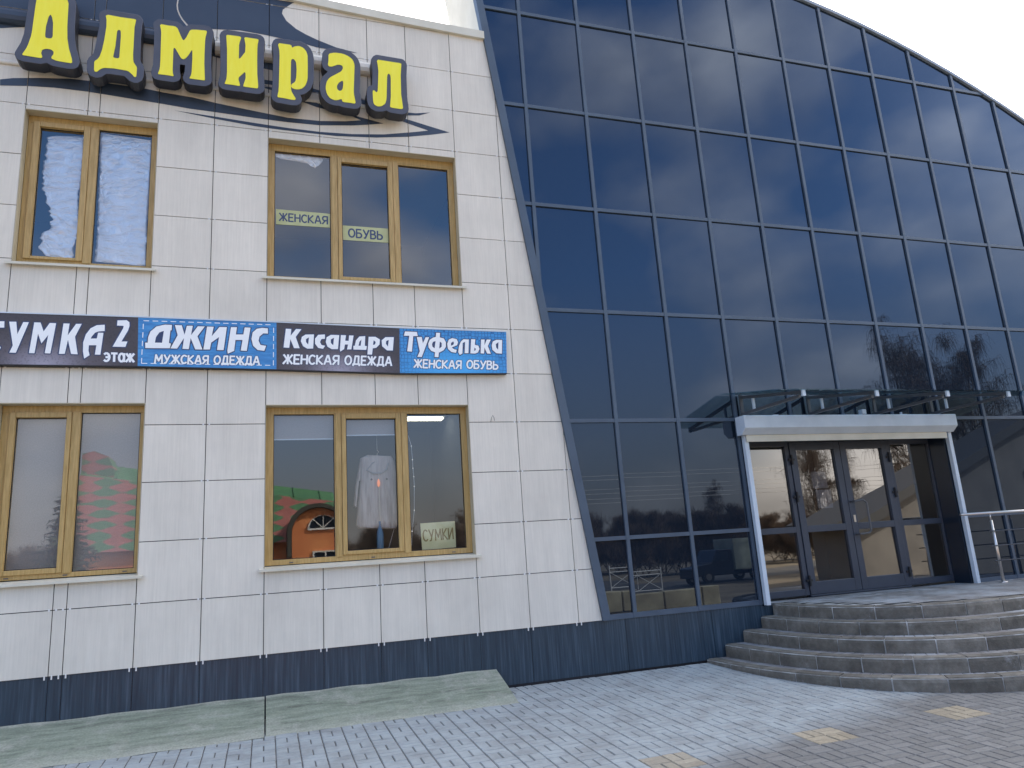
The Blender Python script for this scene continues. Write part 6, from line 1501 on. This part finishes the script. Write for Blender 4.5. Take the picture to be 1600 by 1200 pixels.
# concrete blocks, barrier, lorry, wires
M['block'] = mat('tan_concrete_block', (0.42, 0.36, 0.22), 0.9, build=noisy((0.30, 0.25, 0.15), (0.50, 0.44, 0.28), s=1.6, detail=8, bump=0.4))
xs3 = [10.4, 11.75, 13.05, 14.35, 15.0]
for i in range(4):
    s = MB(); z0 = ground_z(-12)-0.03
    s.box(xs3[i]+0.02, xs3[i+1]-0.03, -12.0-0.02*i, -12.45, z0, -0.48-0.015*(i % 2))
    o = s.build('concrete_block', 'block', None, bevel=0.025)
    tag(o, ['tan concrete block reflected nearest the inclined glass edge', 'tan concrete block in the low panes, second from the inclined edge', 'long tan concrete block with a dark stain, third from the inclined edge', 'short end block of the tan row, nearest the white shutter rail'][i], 'block', 'row of tan concrete blocks')
BF = thing('pipe_barrier', 'white crossed pipe barrier reflected in the lowest glass panes', 'barrier', (20.2, -28, ground_z(-28)))
s = MB(); zb = ground_z(-28)
x0, x1, zt_, zl = 18.9, 21.7, zb+1.25, zb+0.25
for x in (x0, x1): s.tube([(x, -28, zb), (x, -28, zt_+0.15)], 0.035, 8)
part(s, 'post', 'whiteframe', BF)
s = MB()
for z in (zt_, zt_-0.2, zl): s.tube([(x0, -28, z), (x1, -28, z)], 0.025, 6)
xm = (x0+x1)/2
s.tube([(xm, -28, zl), (xm, -28, zt_)], 0.02, 6)
for a, b in ((x0, xm), (xm, x1)):
    s.tube([(a, -28, zl), (b, -28, zt_-0.2)], 0.016, 6); s.tube([(a, -28, zt_-0.2), (b, -28, zl)], 0.016, 6)
part(s, 'crossbars', 'whiteframe', BF)
TK = thing('small_lorry', 'small dark lorry with a pale box body reflected low beside the shutter rail', 'lorry', (28.5, -33, -1.63))
M['vandark'] = mat('dark_blue_paint', (0.03, 0.035, 0.05), 0.25)
M['boxpaint'] = mat('pale_green_panel', (0.42, 0.45, 0.34), 0.6, build=noisy((0.34, 0.37, 0.28), (0.50, 0.53, 0.42), s=2))
M['tyre'] = mat('tyre', (0.02, 0.02, 0.02), 0.8)
zt3 = -1.63
s = MB(); s.prism([[(26.2, zt3+0.45), (26.2, zt3+1.05), (27.3, zt3+1.2), (27.75, zt3+1.95), (28.8, zt3+1.95), (28.8, zt3+0.45)]], -31.9, -33.9); part(s, 'cab', 'vandark', TK, bevel=0.05)
s = MB(); s.prism([[(27.55, zt3+1.28), (27.85, zt3+1.82), (28.5, zt3+1.82), (28.5, zt3+1.28)]], -31.87, -31.89); part(s, 'side_window', 'curtain', TK)
s = MB(); s.box(28.9, 31.6, -31.8, -34.0, zt3+0.7, zt3+2.55); part(s, 'box_body', 'boxpaint', TK, bevel=0.03)
s = MB(); s.box(26.4, 31.4, -32.3, -33.6, zt3+0.42, zt3+0.6); part(s, 'chassis', 'gasket', TK)
for x in (27.0, 30.4):
    for y in (-32.0, -33.8):
        s = MB()
        s.tube([(x, y-0.12, zt3+0.38), (x, y+0.12, zt3+0.38)], 0.38, 18)
        W2 = part(s, 'wheel', 'tyre', TK); s = MB(); s.tube([(x, y+0.12, zt3+0.38), (x, y+0.13, zt3+0.38)], 0.2, 14); part(s, 'rim', 'steel', W2)
for i, z in enumerate((3.75, 4.0, 4.3, 4.55, 5.1, 5.35)):
    s = MB(); y = -30-0.12*i
    s.tube([(x, y, z-0.35*(1-((x-25)/45)**2)*1.0+0.012*(x-25)*0.3) for x in range(12, 74, 4)], 0.012, 5, cap=False)
    tag(s.build('power_line', 'whiteframe'), ['lowest pale wire over the road, just above the bushes in the glass', 'second lowest pale wire reflected above the bushes', 'third pale wire from the bottom, reflected mid pane', 'fourth pale wire from the bottom, reflected mid pane', 'second highest pale wire of the upper reflected pair', 'highest pale overhead wire reflected in the low panes'][i], 'wire', 'overhead wires above the road')
print('objects', len(bpy.data.objects))
